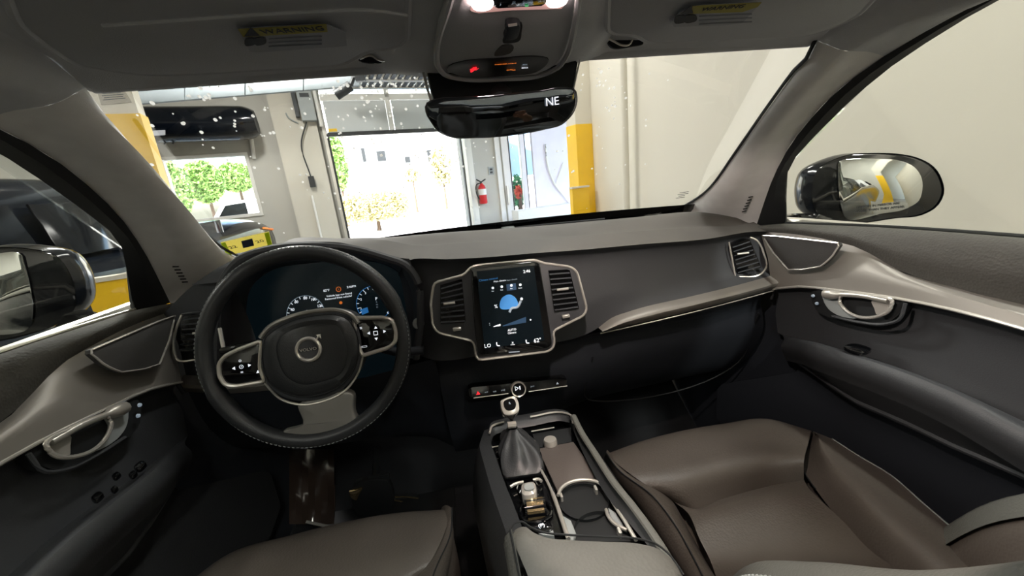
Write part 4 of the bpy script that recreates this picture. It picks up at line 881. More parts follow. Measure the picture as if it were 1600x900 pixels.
# ================================================================== STEERING WHEEL
T_ = R(13); WN = np.array([0, -math.cos(T_), math.sin(T_)])
WP = Plane((-.3705, .698, 1.155), WN)
S = thing('steering_wheel', 'black leather steering wheel with satin lower spoke and round badge', 'steering wheel', WP.p)
rimp = [WP.at(.1655*math.cos(q), .1655*math.sin(q), 0) for q in np.linspace(0, 2*math.pi, 72, endpoint=False)]
rr = [.0130 + .0022*math.exp(-((((math.degrees(q)-20) % 180)-0)/22)**2) for q in np.linspace(0, 2*math.pi, 72, endpoint=False)]
obj('rim', MB().tube(rimp, rr, 14, closed=True, upv=WN), M_wheel, S, angle=80)
stt = MB()
for q in np.linspace(0, 2*math.pi, 150, endpoint=False):
    c0 = WP.at(.1760*math.cos(q), .1760*math.sin(q), .0082); c1 = WP.at(.1760*math.cos(q+.022), .1760*math.sin(q+.022), .0082); stt.tube([c0, c1], .0006, 4)
obj('stitching', stt, M_greyp, S, kind='stuff')
hub = spl(WP.pts([(407, 530), (420, 514), (452, 497), (496, 487), (528, 486), (548, 493), (560, 510), (566, 552), (556, 584), (536, 608), (504, 624), (472, 629), (440, 622), (416, 602), (406, 572)], .012), 60, True)
obj('hub', MB().slab(hub, WN*-.05, .007, dome=.004), M_fascia, S, angle=60)
ringG = spl(WP.pts([(413, 532), (425, 519), (453, 503), (496, 493), (526, 492), (543, 499), (554, 514), (560, 552), (551, 581), (532, 602), (502, 616), (473, 620), (443, 613), (421, 597), (412, 572)], .0205), 60, True)
pad_ = spl(WP.pts([(432, 540), (441, 524), (468, 511), (504, 506), (526, 509), (538, 530), (542, 560), (532, 584), (505, 596), (468, 600), (447, 588), (435, 564)], .031), 60, True)
cg = ringG.mean(0); cp_ = pad_.mean(0)
# align loops by angle
def byang(L, c, pl, n=60):
    A = [math.atan2((p-c)@pl.b, (p-c)@pl.a) for p in L]; i = int(np.argmin(A)); return np.roll(L, -i, axis=0)
hbA, rgA, pdA = byang(hub, hub.mean(0), WP), byang(ringG, cg, WP), byang(pad_, cp_, WP)
mb = MB().grid(np.array([rgA, rgA*.5+pdA*.5 + WN*.006, pdA]), closed_u=True); mb.slab(pad_, WN*-.01, .001, dome=.003)
ab = obj('airbag_cover', mb, M_wheel, S, angle=60)
obj('cover_groove', MB().tube(ringG, .0015, 6, closed=True), M_rubber, S)
obj('hub_trim', MB().tube(spl(WP.pts([(407, 528), (420, 512), (452, 496), (496, 486), (528, 485), (549, 492), (560, 505)], .016), 40), .0042, 8), M_wheelL, S)
obj('hub_trim', MB().tube(spl(WP.pts([(413, 598), (440, 624), (472, 632), (504, 627), (538, 611), (558, 586), (568, 552)], .006), 40), .0022, 8), M_chrome, S)
# badge: ring with arrow and name bar
eb = obj('badge', MB().lathe([(0, .001), (.018, .001), (.0185, 0)], WP.px(482, 546, .036), WN, 32), M_fascia, S)
ec = Plane(WP.px(482, 546, .038), WN)
obj('badge_ring', MB().tube([ec.at(.0185*math.cos(q), .0185*math.sin(q), 0) for q in np.linspace(0, 2*math.pi, 40, endpoint=False)], .0032, 8, closed=True, upv=WN), M_chrome, eb)
obj('badge_arrow', MB().tube([ec.at(.0135, .0135, 0), ec.at(.0205, .0205, 0)], .0016, 6).slab([ec.at(.0225, .0225, .001), ec.at(.0150, .0225, .001), ec.at(.0225, .0150, .001)], WN*-.002), M_chrome, eb)
obj('badge_bar', MB().slab([ec.at(-.017, -.0032, .0012), ec.at(.017, -.0032, .0012), ec.at(.017, .0032, .0012), ec.at(-.017, .0032, .0012)], WN*-.002), M_lowdash, eb, flat=True)
text('badge_lettering', 'VOLVO', .0072, ec.at(0, 0, .0016), WP.a, WP.b, M_satin, eb, sx=1.15)
# side spokes
def spoke(outline, btns):
    L = spl(WP.pts(outline, .010), 50, True, smooth=False); L = np.array([L[i-1]*.25+L[i]*.5+L[(i+1) % 50]*.25 for i in range(50)])
    s_ = obj('spoke', MB().slab(L, WN*-.022, .003), M_black, S)
    obj('spoke_trim', MB().tube(L, .0036, 8, closed=True, upv=WN), M_satin, s_)
    for x, y, tx, sz in btns: text('icon', tx, sz, WP.px(x, y, .0105), WP.a, WP.b, M_white_e, s_)
    return s_
spoke([(553, 497), (600, 496), (613, 500), (619, 518), (618, 534), (608, 543), (566, 556), (556, 530)],
      [(564, 513, '≡', .008), (587, 512, '▲', .006), (601, 518, '▶', .006), (588, 530, '▼', .006), (576, 521, '◀', .006), (587, 521, '□', .010), (569, 541, '▭', .009)])
spoke([(408, 533), (375, 545), (352, 556), (342, 568), (343, 588), (352, 602), (368, 604), (414, 596), (406, 575)],
      [(375, 564, 'O', .006), (365, 576, '◀', .006), (390, 571, '▶', .006), (377, 573, '⊙', .010), (378, 582, '=', .008), (403, 581, '▲', .006)])
sp = WP.pts([(466, 632), (552, 618), (553, 645), (562, 666), (520, 681), (460, 684), (440, 676), (472, 664)], .004)
obj('lower_spoke', MB().slab(spl(sp, 50, True), WN*-.016, .004, dome=.002), M_wheelL, S, angle=60)
obj('column_boot', MB().lathe([(.035, -.075), (.05, -.045), (.07, -.02), (.06, -.012)], WP.at(-.0, -.01, 0), WN, 28), M_lowdash, S)

# ================================================================== CENTRE CONSOLE
Z = on_z
K = thing('centre_console', 'dark centre console with gear lever, cup holders and chrome rails', 'console', (0, .5, .43))
KP = Plane((0, .67, .93), (0, .065, 1), up=(0, 1, 0))
kp = lambda x, y, h=0.0: KP.px(x, y, h)
def kps(L, h=0.0): return [kp(x, y, h) for x, y in L]
# side walls with padded shoulder
Lr = kps([(770, 668), (766, 684), (775, 715), (789, 755), (803, 790), (815, 822)], .012); Lr.append(np.array((Lr[-1][0]+.002, .30, .955)))
Lm = kps([(757, 672), (748, 700), (757, 740), (768, 775), (782, 812), (792, 836)], .004); Lm.append(np.array((Lm[-1][0], .30, .95)))
Lo = [p + (-.012, -.0, -.035) for p in Lm]; Lb = [np.array((-.115, p[1], .44)) for p in Lm]
obj('side_wall', MB().loft([Lr, [(a+b)/2+(0, 0, .006) for a, b in zip(Lr, Lm)], Lm, Lo, [p*.5+q*.5 for p, q in zip(Lo, Lb)], Lb], nu=34, nv=22), M_wheel, K)
Rr = kps([(893, 664), (903, 690), (925, 735), (950, 778), (985, 820), (1010, 850)], .004); Rr.append(np.array((Rr[-1][0], .28, .955)))
Ro = kps([(900, 654), (915, 680), (938, 708), (965, 748), (1003, 800), (1034, 850)], .010); Ro.append(np.array((Ro[-1][0], .28, .96)))
Rd = [p + (.008, 0, -.03) for p in Ro]; Rb = [np.array((.125, p[1], .44)) for p in Ro]
Rm = [(a+b)/2+(0, 0, .010) for a, b in zip(Rr, Ro)]
obj('side_rail', MB().loft([Rr, Rm, Ro, Rd, [p*.5+q*.5 for p, q in zip(Rd, Rb)], Rb], nu=34, nv=22), M_wheel, K)
obj('side_rail_trim', MB().tube(spl([p+(0, 0, .003) for p in Rm], 30), .0035, 8, flat=1.6), M_back, K)
Fr = kps([(766, 684), (771, 672), (789, 666), (830, 658), (880, 651), (893, 655), (897, 668)], .010)
Fo = [p + (0, .02, .004) for p in Fr]; Fd = [p + (0, .03, -.05) for p in Fr]
obj('front_rim', MB().loft([[p+(0, -.008, -.006) for p in Fr], Fr, Fo, Fd], nu=30, nv=9), M_wheel, K)
obj('rim_line', MB().tube(spl([p+(0, .006, .006) for p in Fr[:3]], 10), .002, 6), M_satin, K); obj('rim_line', MB().tube(spl([p+(0, .006, .006) for p in Fr[3:]], 10), .002, 6), M_satin, K)
# floor of the tray, left black module, roller cover
obj('tray', MB().slab(kps([(768, 690), (893, 664), (1012, 850), (815, 830)], -.012), (0, 0, -.006)), M_black, K, flat=True)
obj('pocket_wall', MB().slab(kps([(832, 678), (892, 668), (893, 690), (840, 700)], -.008), (0, 0, -.004)), M_rubber, K, flat=True)
obj('roller_cover', MB().slab(kps([(841, 701), (896, 690), (940, 752), (915, 749), (890, 752), (872, 770)], -.004), (0, 0, -.006), .001), mat('roller cover', '5b5450', .6, bump=.3, scale=500), K)
obj('power_socket', MB().lathe([(0, .008), (.011, .008), (.0125, .004), (.0125, -.004)], kp(860, 692, -.002), KP.n, 20), M_satin, K)
obj('pocket_line', MB().tube(kps([(768, 699), (785, 696)], .0), .0012, 6), M_satin, K); obj('pocket_line', MB().tube(kps([(830, 674), (866, 668)], .0), .0012, 6), M_satin, K)
mod = obj('button_module', MB().slab(spl(kps([(789, 748), (845, 738), (858, 760), (882, 838), (840, 832), (816, 822), (800, 788)], -.003), 40, True, smooth=False), (0, 0, -.01), .002), M_black, K)
obj('chrome_rail', MB().tube(spl(kps([(843, 730), (855, 752), (867, 780), (878, 812), (888, 842)], .002), 24), [.0022]*10+[.003]*14, 8), M_satin, K)
# cup holders
cup = MB()
c1 = kp(912, 782, -.004); c2 = kp(940, 832, -.004)
for c, rad in ((c1, .036), (c2, .037)): cup.lathe([(rad, 0), (rad*.96, -.01), (rad*.86, -.075), (0, -.078)], c, KP.n, 28)
obj('cup_well', cup, M_rubber, K)
obj('cup_floor', MB().lathe([(0, -.074), (.028, -.074), (.030, -.078)], c2, KP.n, 24), mat('cup mat', '3a3031', .8), K)
obj('cup_surround', MB().slab(kps([(872, 775), (880, 760), (915, 752), (940, 757), (1000, 846), (888, 846)], -.009), (0, 0, -.003)), M_rubber, K, flat=True)
obj('cup_chrome', MB().tube(spl(kps([(872, 774), (877, 763), (888, 755), (912, 750), (933, 753), (944, 760), (956, 782), (975, 812), (994, 844)], .002), 44), .0026, 8), M_satin, K)
obj('cup_chrome', MB().tube(spl(kps([(947, 796), (950, 806), (958, 816), (970, 824), (980, 828)], -.002), 20), .0024, 8), M_satin, K)
obj('cup_divider', MB().slab(kps([(878, 806), (892, 812), (900, 832), (896, 845), (886, 842)], -.003), (0, 0, -.02), .002), M_greyp, K)
obj('cup_divider', MB().slab(kps([(950, 793), (962, 800), (980, 828), (968, 822), (953, 808)], -.004), (0, 0, -.02), .002), M_greyp, K)
for x, y in ((877, 778), (931, 767), (968, 834)): obj('cup_clip', MB().box(kp(x, y, -.006), (.004, .010, .014), bevel=.001), M_satin, K)
# gear lever
gb0 = [kp(x, y, .0) for x, y in ((784, 705), (812, 699), (838, 702), (846, 722), (846, 739), (818, 745), (789, 747), (785, 728))]
gb0 = spl(gb0, 40, True); gc = np.array(gb0).mean(0) + (0, 0, 0)
top = on_y(801, 668, .62)
rings = []
for k, (s_, u) in enumerate(((1, 0), (1.0, .18), (.90, .42), (.62, .68), (.36, .86), (.2, 1))):
    c = gc*(1-u)+top*u; rg = [c + (p-gc)*s_*(1+(.13*math.sin(7*i*math.pi/20) - .10*math.cos(5*i*math.pi/20+k))*(0, .5, .9, 1, .8, .4)[k]) for i, p in enumerate(gb0)]; rings.append(rg)
obj('gear_boot', MB().loft(rings, nu=60, nv=26, closed_u=True), M_wheel, K)
obj('boot_ring', MB().tube(gb0, .0028, 8, closed=True), M_black, K)
kn = on_y(797, 634, .62)
gl0 = obj('gear_lever', MB().tube([on_y(801, 690, .62), top, on_y(798, 645, .62)], [.007, .0085, .011], 10), M_rubber, K)
KN = Plane(kn, (0, -.75, .66))
obj('gear_knob', MB().slab(spl([KN.at(a, b) for a, b in ((-.014, .013), (.014, .013), (.0165, .004), (.013, -.013), (-.013, -.013), (-.0165, .004))], 30, True), KN.n*-.024, .004), M_chrome, K)
obj('knob_insert', MB().slab(spl([KN.at(a, b, .0006) for a, b in ((-.009, .010), (.009, .010), (.011, .002), (.008, -.006), (-.008, -.006), (-.011, .002))], 30, True), KN.n*-.002), M_black, K)
text('gear_letter', 'R', .006, KN.at(0, .004, .001), KN.a, KN.b, M_dim_e, K)
obj('lever_collar', MB().tube([on_y(793, 664, .615), on_y(806, 663, .615)], .006, 8), M_satin, K)
# starter knob, drive mode roller, brake buttons
sk = obj('starter_knob', MB().slab(spl([kp(x, y, .020) for x, y in ((816, 755), (834, 752), (838, 764), (836, 770), (818, 773), (814, 762))], 30, True), KP.n*-.018, .003, dome=.002), M_chrome, K)
obj('knob_face', MB().slab(spl([kp(x, y, .0235) for x, y in ((820, 757), (832, 755), (834, 763), (821, 765))], 24, True), KP.n*-.002), M_greyp, sk)
obj('knob_wings', MB().tube(spl(kps([(797, 761), (806, 756), (818, 753)], .004), 8), .0024, 8).tube(spl(kps([(833, 750), (842, 749), (846, 752)], .004), 8), .0024, 8), M_satin, K)
obj('knob_collar', MB().lathe([(.017, 0), (.017, .006), (.014, .009)], kp(825, 766, -.002), KP.n, 24), M_black, K)
dm = MB()
ax0, ax1 = kp(821, 799, -.002), kp(853, 795, -.002)
dr2 = obj('drive_mode_roller', MB().tube([ax0, ax1], .0155, 28), M_black, K)
obj('roller_facets', MB().tube([ax0*.9+ax1*.1, ax0*.1+ax1*.9], .0163, 9), M_gold, dr2, flat=True)
obj('roller_housing', MB().tube(spl(kps([(813, 795), (817, 789), (848, 784), (857, 788), (860, 805), (850, 812), (824, 816), (817, 810)], .001), 30, True), .0026, 8, closed=True), M_black, K)
obj('brake_button', MB().slab(spl(kps([(828, 821), (860, 816), (864, 826), (834, 830)], .001), 20, True), KP.n*-.005, .001), M_black, K)
text('brake_sign', '(P)', .008, kp(846, 821, .0016), KP.a, -np.cross(KP.a, KP.n), M_white_e, K)
obj('hold_button', MB().slab(kps([(836, 831), (864, 828), (866, 837), (850, 836)], .0), KP.n*-.005), M_greyp, K)
# armrest lid
h_ = .995
AF_ = [(797, 826), (806, 822), (815, 820), (830, 829), (850, 837), (885, 841), (940, 844), (1000, 848), (1025, 855), (1043, 868), (1058, 886), (1070, 905)]
A1 = [Z(x, y, h_) for x, y in AF_]
A1[0] = np.array((A1[1][0]-.012, A1[1][1]-.012, h_-.002))
cxm = -.002
def arow(sc, yo, zo):
    return [np.array((cxm + (p[0]-cxm)*sc, p[1]+yo, p[2]+zo)) for p in A1]
rows = [[p + (0, .004, -.035) for p in A1], [p+(0, .006, -.010) for p in A1], A1, arow(.96, -.010, .006), arow(.85, -.05, .010)]
back = [np.array((x, -.25, h_+.008)) for x in np.linspace(A1[0][0]*.85, A1[-1][0]*.9, len(A1))]
mid_ = [np.array((x, .12, h_+.012)) for x in np.linspace(A1[0][0]*.85, A1[-1][0]*.9, len(A1))]
A = obj('armrest', MB().loft(rows + [mid_, back], nu=50, nv=30), M_leather2, K, label='grey leather armrest lid')
lf = [np.array((A1[0][0]-.004, y, h_+.0)) for y in (A1[0][1], .2, 0, -.25)]; rg_ = [np.array((A1[-1][0]+.002, y, h_+.0)) for y in (A1[-1][1], .1, 0, -.25)]
for sgn, E_ in ((-1, lf), (1, rg_)):
    obj('lid_side', MB().loft([[p+(-.010*sgn, 0, .010) for p in E_], E_, [p+(0, 0, -.03) for p in E_], [p+(.004*sgn, 0, -.10) for p in E_]], nu=14, nv=10), M_leather2, A)
obj('seam', MB().tube(spl([p+(0, .002, .003) for p in A1], 60), .0012, 6), M_rubber, A)
obj('seam', MB().tube(spl([p+(.008, 0, .0085) for p in lf], 30), .0012, 6), M_rubber, A)
obj('console_box', MB().box((.0, .0, .66), (.18, .50, .44), bevel=.02), M_lowdash, K)

# ================================================================== SEATS
def front_seat(name, label, m, dy, by):
    S_ = thing(name, label, 'seat', m(np.array((.40, .3+dy, .44))), 'front seats')
    q = lambda L, z: [m(Z(x, y, z) + (0, dy, 0)) for x, y in L]
    c0 = [p + (0, .005, -.10) for p in q([(948, 709), (1000, 690), (1130, 663), (1200, 656), (1268, 674)], .80)]
    c1 = q([(948, 709), (1000, 690), (1130, 663), (1200, 656), (1268, 674)], .80)
    c2 = q([(968, 728), (1050, 712), (1130, 698), (1200, 690), (1262, 696)], .822)
    c2b = q([(1010, 758), (1065, 755), (1130, 738), (1200, 726), (1256, 722)], .818)
    c3 = q([(1050, 782), (1080, 794), (1130, 779), (1200, 760), (1256, 750)], .782)
    obj('thigh_support', MB().loft([c0, c1, c2, c2b, c3], nu=40, nv=26), M_leather, S_)
    d1 = q([(1078, 806), (1100, 799), (1200, 777), (1268, 768)], .806); d2 = q([(1092, 840), (1130, 838), (1230, 822), (1318, 815)], .808); d3 = q([(1110, 876), (1150, 876), (1260, 862), (1360, 860)], .800); d4 = q([(1125, 920), (1200, 925), (1330, 915), (1440, 910)], .775)
    obj('centre_panel', MB().loft([c3, d1, d2, d3, d4], nu=40, nv=26), M_leather, S_)
    e0 = q([(1270, 674), (1254, 700), (1255, 735), (1275, 765), (1330, 832), (1375, 875), (1440, 930)], .785)
    e1 = q([(1278, 680), (1290, 705), (1310, 730), (1340, 765), (1395, 820), (1440, 860), (1500, 920)], .835)
    e2 = q([(1271, 674), (1300, 686), (1340, 712), (1390, 742), (1440, 785), (1500, 837), (1560, 895)], .822)
    e3 = [p + m(np.array((.012, 0, -.03))) for p in e2]; e4 = [p + m(np.array((.0, 0, -.16))) for p in e2]
    obj('side_bolster', MB().loft([e0, e1, e2], nu=40, nv=18).loft([e2, e3, e4], nu=40, nv=8), M_leather, S_)
    obj('piping', MB().tube(spl(e0[:4], 20), .0014, 6), M_rubber, S_)
    obj('piping', MB().tube(spl([p + (0, 0, .001) for p in e2[1:]], 30), .0012, 6), M_greyp, S_)
    f0 = q([(950, 705), (975, 728), (1045, 776), (1078, 832), (1102, 875), (1135, 930)], .785)
    f1 = q([(947, 708), (966, 735), (1018, 775), (1060, 830), (1086, 878), (1112, 930)], .826)
    f1b = q([(946, 711), (961, 742), (1008, 790), (1047, 850), (1074, 900), (1096, 950)], .805)
    f2 = q([(944, 716), (955, 745), (1001, 805), (1046, 872), (1075, 915), (1094, 960)], .765)
    f3 = [p + m(np.array((-.004, 0, -.08))) for p in f2]; f4 = [p + m(np.array((.004, 0, -.2))) for p in f2]
    obj('side_bolster', MB().loft([f0, [x*.5+y*.5+(0, 0, .006) for x, y in zip(f0, f1)], f1, f1b, f2, f3, f4], nu=34, nv=34), M_leather, S_)
    obj('piping', MB().tube(spl([p+(0, 0, .002) for p in f1], 26), .0013, 6), M_rubber, S_)
    obj('cushion_core', MB().box(m(np.array((.405, .33+dy, .71))), (.39, .58, .10), bevel=.02), M_leather, S_); obj('seat_base', MB().box(m(np.array((.405, .32+dy, .56))), (.40, .56, .22), bevel=.03), M_rubber, S_)
    obj('front_valance', MB().loft([[p+(0, -.01, .0) for p in c0], [p+(0, -.02, -.12) for p in c0]], nu=20, nv=6), M_rubber, S_)
    # backrest
    rows = []
    for z, yr, yc, hw in ((.74, .40, .30, .215), (.82, .372, .29, .220), (.90, .335, .265, .225), (1.0, .255, .20, .235), (1.1, .165, .12, .245), (1.25, .07, .03, .25), (1.38, .02, -.02, .22), (1.44, -.02, -.04, .15)):
        y0 = yr + by; yc = yc + by
        rows.append([m(np.array((.405 + hw*u, y, z))) for u, y in ((-1.0, y0-.20), (-1.02, y0-.08), (-.97, y0-.02), (-.86, y0), (-.62, y0-.025), (-.52, yc+.0), (0, yc-.01), (.52, yc), (.62, y0-.025), (.86, y0), (.97, y0-.02), (1.02, y0-.08), (1.0, y0-.20))])
    R_ = np.array(rows)
    obj('backrest', MB().loft(rows, nu=64, nv=40), M_leather, S_)
    for i0, i1 in ((2, 4), (8, 10)):
        strip = np.stack([R_[:, i] for i in range(i0, i1+1)]) + np.array((0, .006, .003))
        obj('backrest_bolster', MB().loft([list(s_) for s_ in strip], nu=40, nv=10), M_back, S_)
        e = list(R_[:, i0 if i0 == 2 else i1] + np.array((0, .008, .003)))
        obj('seam', MB().tube(spl(e, 40), .0022, 6), M_rubber, S_)
        sm = MB()
        for p in spl([x + np.array((0, .002, .006)) for x in e], 90): sm.box(p, (.0035, .003, .003))
        obj('stitching', sm, M_greyp, S_, kind='stuff', flat=True)
    obj('headrest', MB().box(m(np.array((.405, -.03+by, 1.50))), (.26, .10, .16), bevel=.035), M_leather, S_)
    for dx in (-.06, .06): obj('headrest_post', MB().tube([m(np.array((.405+dx, -.04+by, 1.38))), m(np.array((.405+dx, -.03+by, 1.46)))], .007, 8), M_chrome, S_)
    return S_
front_seat('front_seat', 'dark brown leather passenger seat right of the centre console', lambda p: np.array(p, float), 0, 0)
front_seat('front_seat', 'dark leather driver seat cushion behind the steering wheel', mir, -.06, -.28)
bk = obj('seat_belt_anchor', MB().box((.615, .30, .96), (.02, .05, .05), bevel=.004), mat('blue plastic', '1c6f9c', .4)); tag(bk, 'blue seat side tab at the right edge beside the backrest', 'seat tab')
t = thing('rear_bench', 'dark leather rear bench behind the front seats', 'seat', (0, -1.4, .45))
obj('cushion', MB().box((0, -1.25, .72), (1.30, .5, .22), bevel=.05), M_leather, t); obj('backrest', MB().box((0, -1.6, 1.05), (1.30, .18, .6), bevel=.05), M_leather, t)
for dx in (-.42, 0, .42): obj('headrest', MB().box((dx, -1.6, 1.42), (.26, .1, .15), bevel=.03), M_leather, t)

# ================================================================== PEDALS
def pl4(L, y): return [Y(a, b, y) for a, b in L]
t = thing('footrest', 'wrinkled plastic covered footrest left of the brake pedal', 'footrest', Y(485, 800, 1.08))
fr_ = []
r = np.random.default_rng(3)
PW = [[Y(452+10*j, 702+13*i, 1.12 - .012*i + .006*math.sin(j*1.9+i*.5) + r.uniform(-.004, .004)) for j in range(8)] for i in range(10)]
obj('plastic_cover', MB().grid(np.array(PW), .004), mat('clear wrap', '3e332d', .18, spec=.8, bump=.6, scale=30), t)
obj('wrap_edge', MB().tube(spl(pl4([(478, 815), (500, 820), (520, 823), (545, 818)], 1.0), 14), .004, 6), M_chrome, t)
t = thing('brake_pedal', 'wide dark brake pedal with a copper lamp glint shaped as metal', 'pedal', Y(580, 770, 1.10))
obj('pad', MB().slab(spl(pl4([(552, 760), (605, 752), (612, 795), (560, 806)], 1.08), 24, True), (0, .02, 0), .004), M_rubber, t)
obj('pad_edge', MB().slab(pl4([(556, 752), (600, 742), (608, 740), (609, 756), (590, 752), (558, 758)], 1.09), (0, .01, 0), .001), M_dark, t)
obj('copper_glint', MB().slab(spl(pl4([(545, 770), (553, 768), (566, 764), (562, 772), (556, 783), (548, 778)], 1.07), 14, True), (0, .01, 0), .003, dome=.004), M_gold, t)  # lamp reflection modelled as a gold metal patch
obj('arm', MB().tube([Y(588, 750, 1.10), Y(590, 700, 1.25)], .012, 8), M_dark, t)
t = thing('accelerator_pedal', 'narrow accelerator pedal with copper lamp glints shaped as thin metal lines', 'pedal', Y(635, 785, 1.10))
obj('pad', MB().slab(pl4([(608, 776), (662, 775), (664, 800), (630, 792)], 1.12), (0, .015, 0), .003), M_rubber, t)
obj('glint_line', MB().tube(pl4([(606, 777), (632, 776), (664, 780)], 1.11), .0022, 6), M_gold, t); obj('glint_line', MB().tube(pl4([(610, 780), (632, 785), (656, 792)], 1.11), .0028, 6), M_gold, t)  # lamp reflections on the pedal modelled as gold lines and a tip
obj('glint_tip', MB().tube(pl4([(657, 790), (661, 798)], 1.11), .006, 8), M_gold, t)
t = thing('floor_mat', 'dark carpet mat under the driver pedals', 'mat', (-.42, .95, .425)); obj('mat', MB().box((-.42, .95, .432), (.44, .36, .012), bevel=.004), M_rubber, t)

# ================================================================== REAR-VIEW MIRROR
mc = on_y(783, 176, .50)
rm = thing('rear_view_mirror', 'wide dark rear view mirror showing a lit compass reading', 'mirror', mc)
N1 = unit(CAM - on_y(800, 170, .50)); MPl = Plane(mc, N1)
ML = [(663, 167), (667, 159), (674, 156), (725, 151), (775, 147), (840, 141), (890, 136), (899, 139), (903, 153), (898, 174), (880, 194), (850, 203), (800, 212), (745, 216), (700, 214), (684, 206), (672, 190), (665, 178)]
ml = spl(MPl.pts(ML), 80, True)
obj('housing', MB().slab(ml + N1*.002, N1*-.03, .004), M_rubber, rm)
mi_ = ml.mean(0) + (ml-ml.mean(0))*.965
obj('mirror_glass', MB().slab(mi_ + N1*.0035, N1*-.002, .0008), M_dmirror, rm)
ma, mb2 = MPl.a, MPl.b
rollv = unit(MPl.px(880, 158) - MPl.px(840, 163)); upv_ = np.cross(N1, rollv)
text('compass_reading', 'NE', .0125, MPl.px(863, 159, .0075), rollv, upv_, M_white_e, rm)
obj('stem', MB().tube([on_y(783, 165, .515), on_y(783, 150, .59)], .016, 12), M_rubber, rm)
# sensor housing behind it
t = thing('sensor_housing', 'black camera and sensor housing against the windscreen behind the mirror', 'sensor housing', on_y(785, 125, .62))
obj('cover', MB().slab(spl(pl4([(666, 108), (905, 92), (896, 142), (880, 150), (690, 158), (676, 156)], .60), 50, True, smooth=False), (0, .05, -.0), .004), M_rubber, t)
obj('edge_line', MB().tube(pl4([(661, 110), (668, 140), (674, 158)], .60), .0022, 6), M_white, t)
obj('edge_line', MB().tube(pl4([(906, 94), (900, 120), (896, 140)], .60), .0014, 6), M_white, t)

# ================================================================== OVERHEAD CONSOLE
O = thing('overhead_console', 'dark overhead console with two lit reading lamps and sunroof switch', 'overhead console', (0, .45, 1.56))
def ov(x, y, d=0.0):      # surface of the console: slopes down towards the front
    p0 = np.array((0, .40, 1.552 - d)); n = unit((0, .10, 1)); r_ = ray(x, y); return CAM + r_*(((p0-CAM)@n)/(r_@n))
OP = Plane(np.array((0, .40, 1.552)), unit((0, -.10, -1)), up=(0, 1, 0))
OL = [(712, -30), (698, 20), (688, 50), (682, 85), (685, 105), (698, 118), (730, 124), (790, 123), (840, 119), (868, 108), (884, 90), (894, 62), (900, 30), (906, -30)]
ol = spl([ov(x, y) for x, y in OL], 60, True, smooth=False)
obj('housing', MB().slab(ol, (0, 0, .05), .010), M_visor, O)
obj('housing_edge', MB().tube(spl([ov(x, y, .001) for x, y in OL], 50), .0032, 8), M_visor, O)
dsp = obj('display_band', MB().slab(spl([ov(x, y, .0015) for x, y in [(700, 112), (704, 102), (720, 97), (780, 92), (840, 89), (856, 92), (852, 104), (836, 114), (790, 119), (730, 121)]], 40, True), (0, 0, .004), .001), M_dblack, O)
oa = unit(ov(830, 100) - ov(750, 106)); ob = np.cross(unit((0, -.10, -1)), oa)
text('belt_warning', '♦⁄', .008, ov(739, 109, .0025), oa, ob, M_red_e, dsp)
obj('belt_warning_sign', MB().lathe([(0, 0), (.0022, 0)], ov(741, 106, .0025), (0, 0, -1), 10).tube([ov(736, 112, .0025), ov(744, 106, .0025)], .0012, 6), M_red_e, dsp)
text('airbag_words', 'PASSENGER AIRBAG', .0030, ov(790, 100, .0025), oa, ob, M_orange_e, dsp, sx=1.0)
text('airbag_words', 'OFF', .0045, ov(796, 109.5, .0025), oa, ob, M_orange_e, dsp); obj('airbag_sign', MB().lathe([(0, 0), (.0024, 0)], ov(803, 109.5, .0025), (0, 0, -1), 10), M_orange_e, dsp)
text('call_words', 'ON', .0038, ov(820, 101, .0025), oa, ob, M_dim_e, dsp); text('call_words', 'CALL', .0038, ov(820, 106, .0025), oa, ob, M_white_e, dsp)
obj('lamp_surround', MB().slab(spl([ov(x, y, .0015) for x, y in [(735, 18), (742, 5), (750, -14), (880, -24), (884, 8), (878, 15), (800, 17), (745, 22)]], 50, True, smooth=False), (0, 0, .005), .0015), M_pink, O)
bp = obj('button_panel', MB().slab(spl([ov(x, y, .003) for x, y in [(766, -20), (855, -26), (857, 3), (848, 10), (776, 14), (768, 8)]], 40, True, smooth=False), (0, 0, .004), .001), M_black, O)
for x, y, s_ in ((782, 8, '/'), (803, 6, '◠'), (825, 4.5, 'AUTO'), (843, 4, '◠')): text('icon', s_, .0034, ov(x, y, .0035), oa, ob, M_dim_e, bp)
obj('led', MB().box(ov(823, 9.5, .0035), (.003, .001, .0004)), M_grn_e, bp, flat=True)
for x, y in ((754, 5), (870, 0)): obj('reading_lamp', MB().lathe([(0, .0035), (.0085, .003), (.0105, 0)], ov(x, y, .0018), (0, 0, -1), 22), M_lamp_e, O)
obj('sunroof_recess', MB().slab(spl([ov(x, y, .001) for x, y in [(791, 36), (812, 35), (815, 50), (808, 66), (788, 68), (790, 52)]], 26, True), (0, 0, .004)), M_rubber, O)
sw = obj('sunroof_switch', MB().slab(spl([ov(x, y, .006) for x, y in [(792, 40), (809, 39), (812, 52), (806, 62), (789, 64), (791, 52)]], 26, True), (0, 0, .006), .0015), M_lowdash, O)
obj('switch_glint', MB().tube([ov(794, 40, .007), ov(808, 38, .007)], .0012, 6), M_satin, sw)
obj('microphone', MB().slab(spl([ov(x, y, .001) for x, y in [(784, 72), (800, 71), (796, 84), (774, 88)]], 20, True), (0, 0, .003)), M_grille, O)

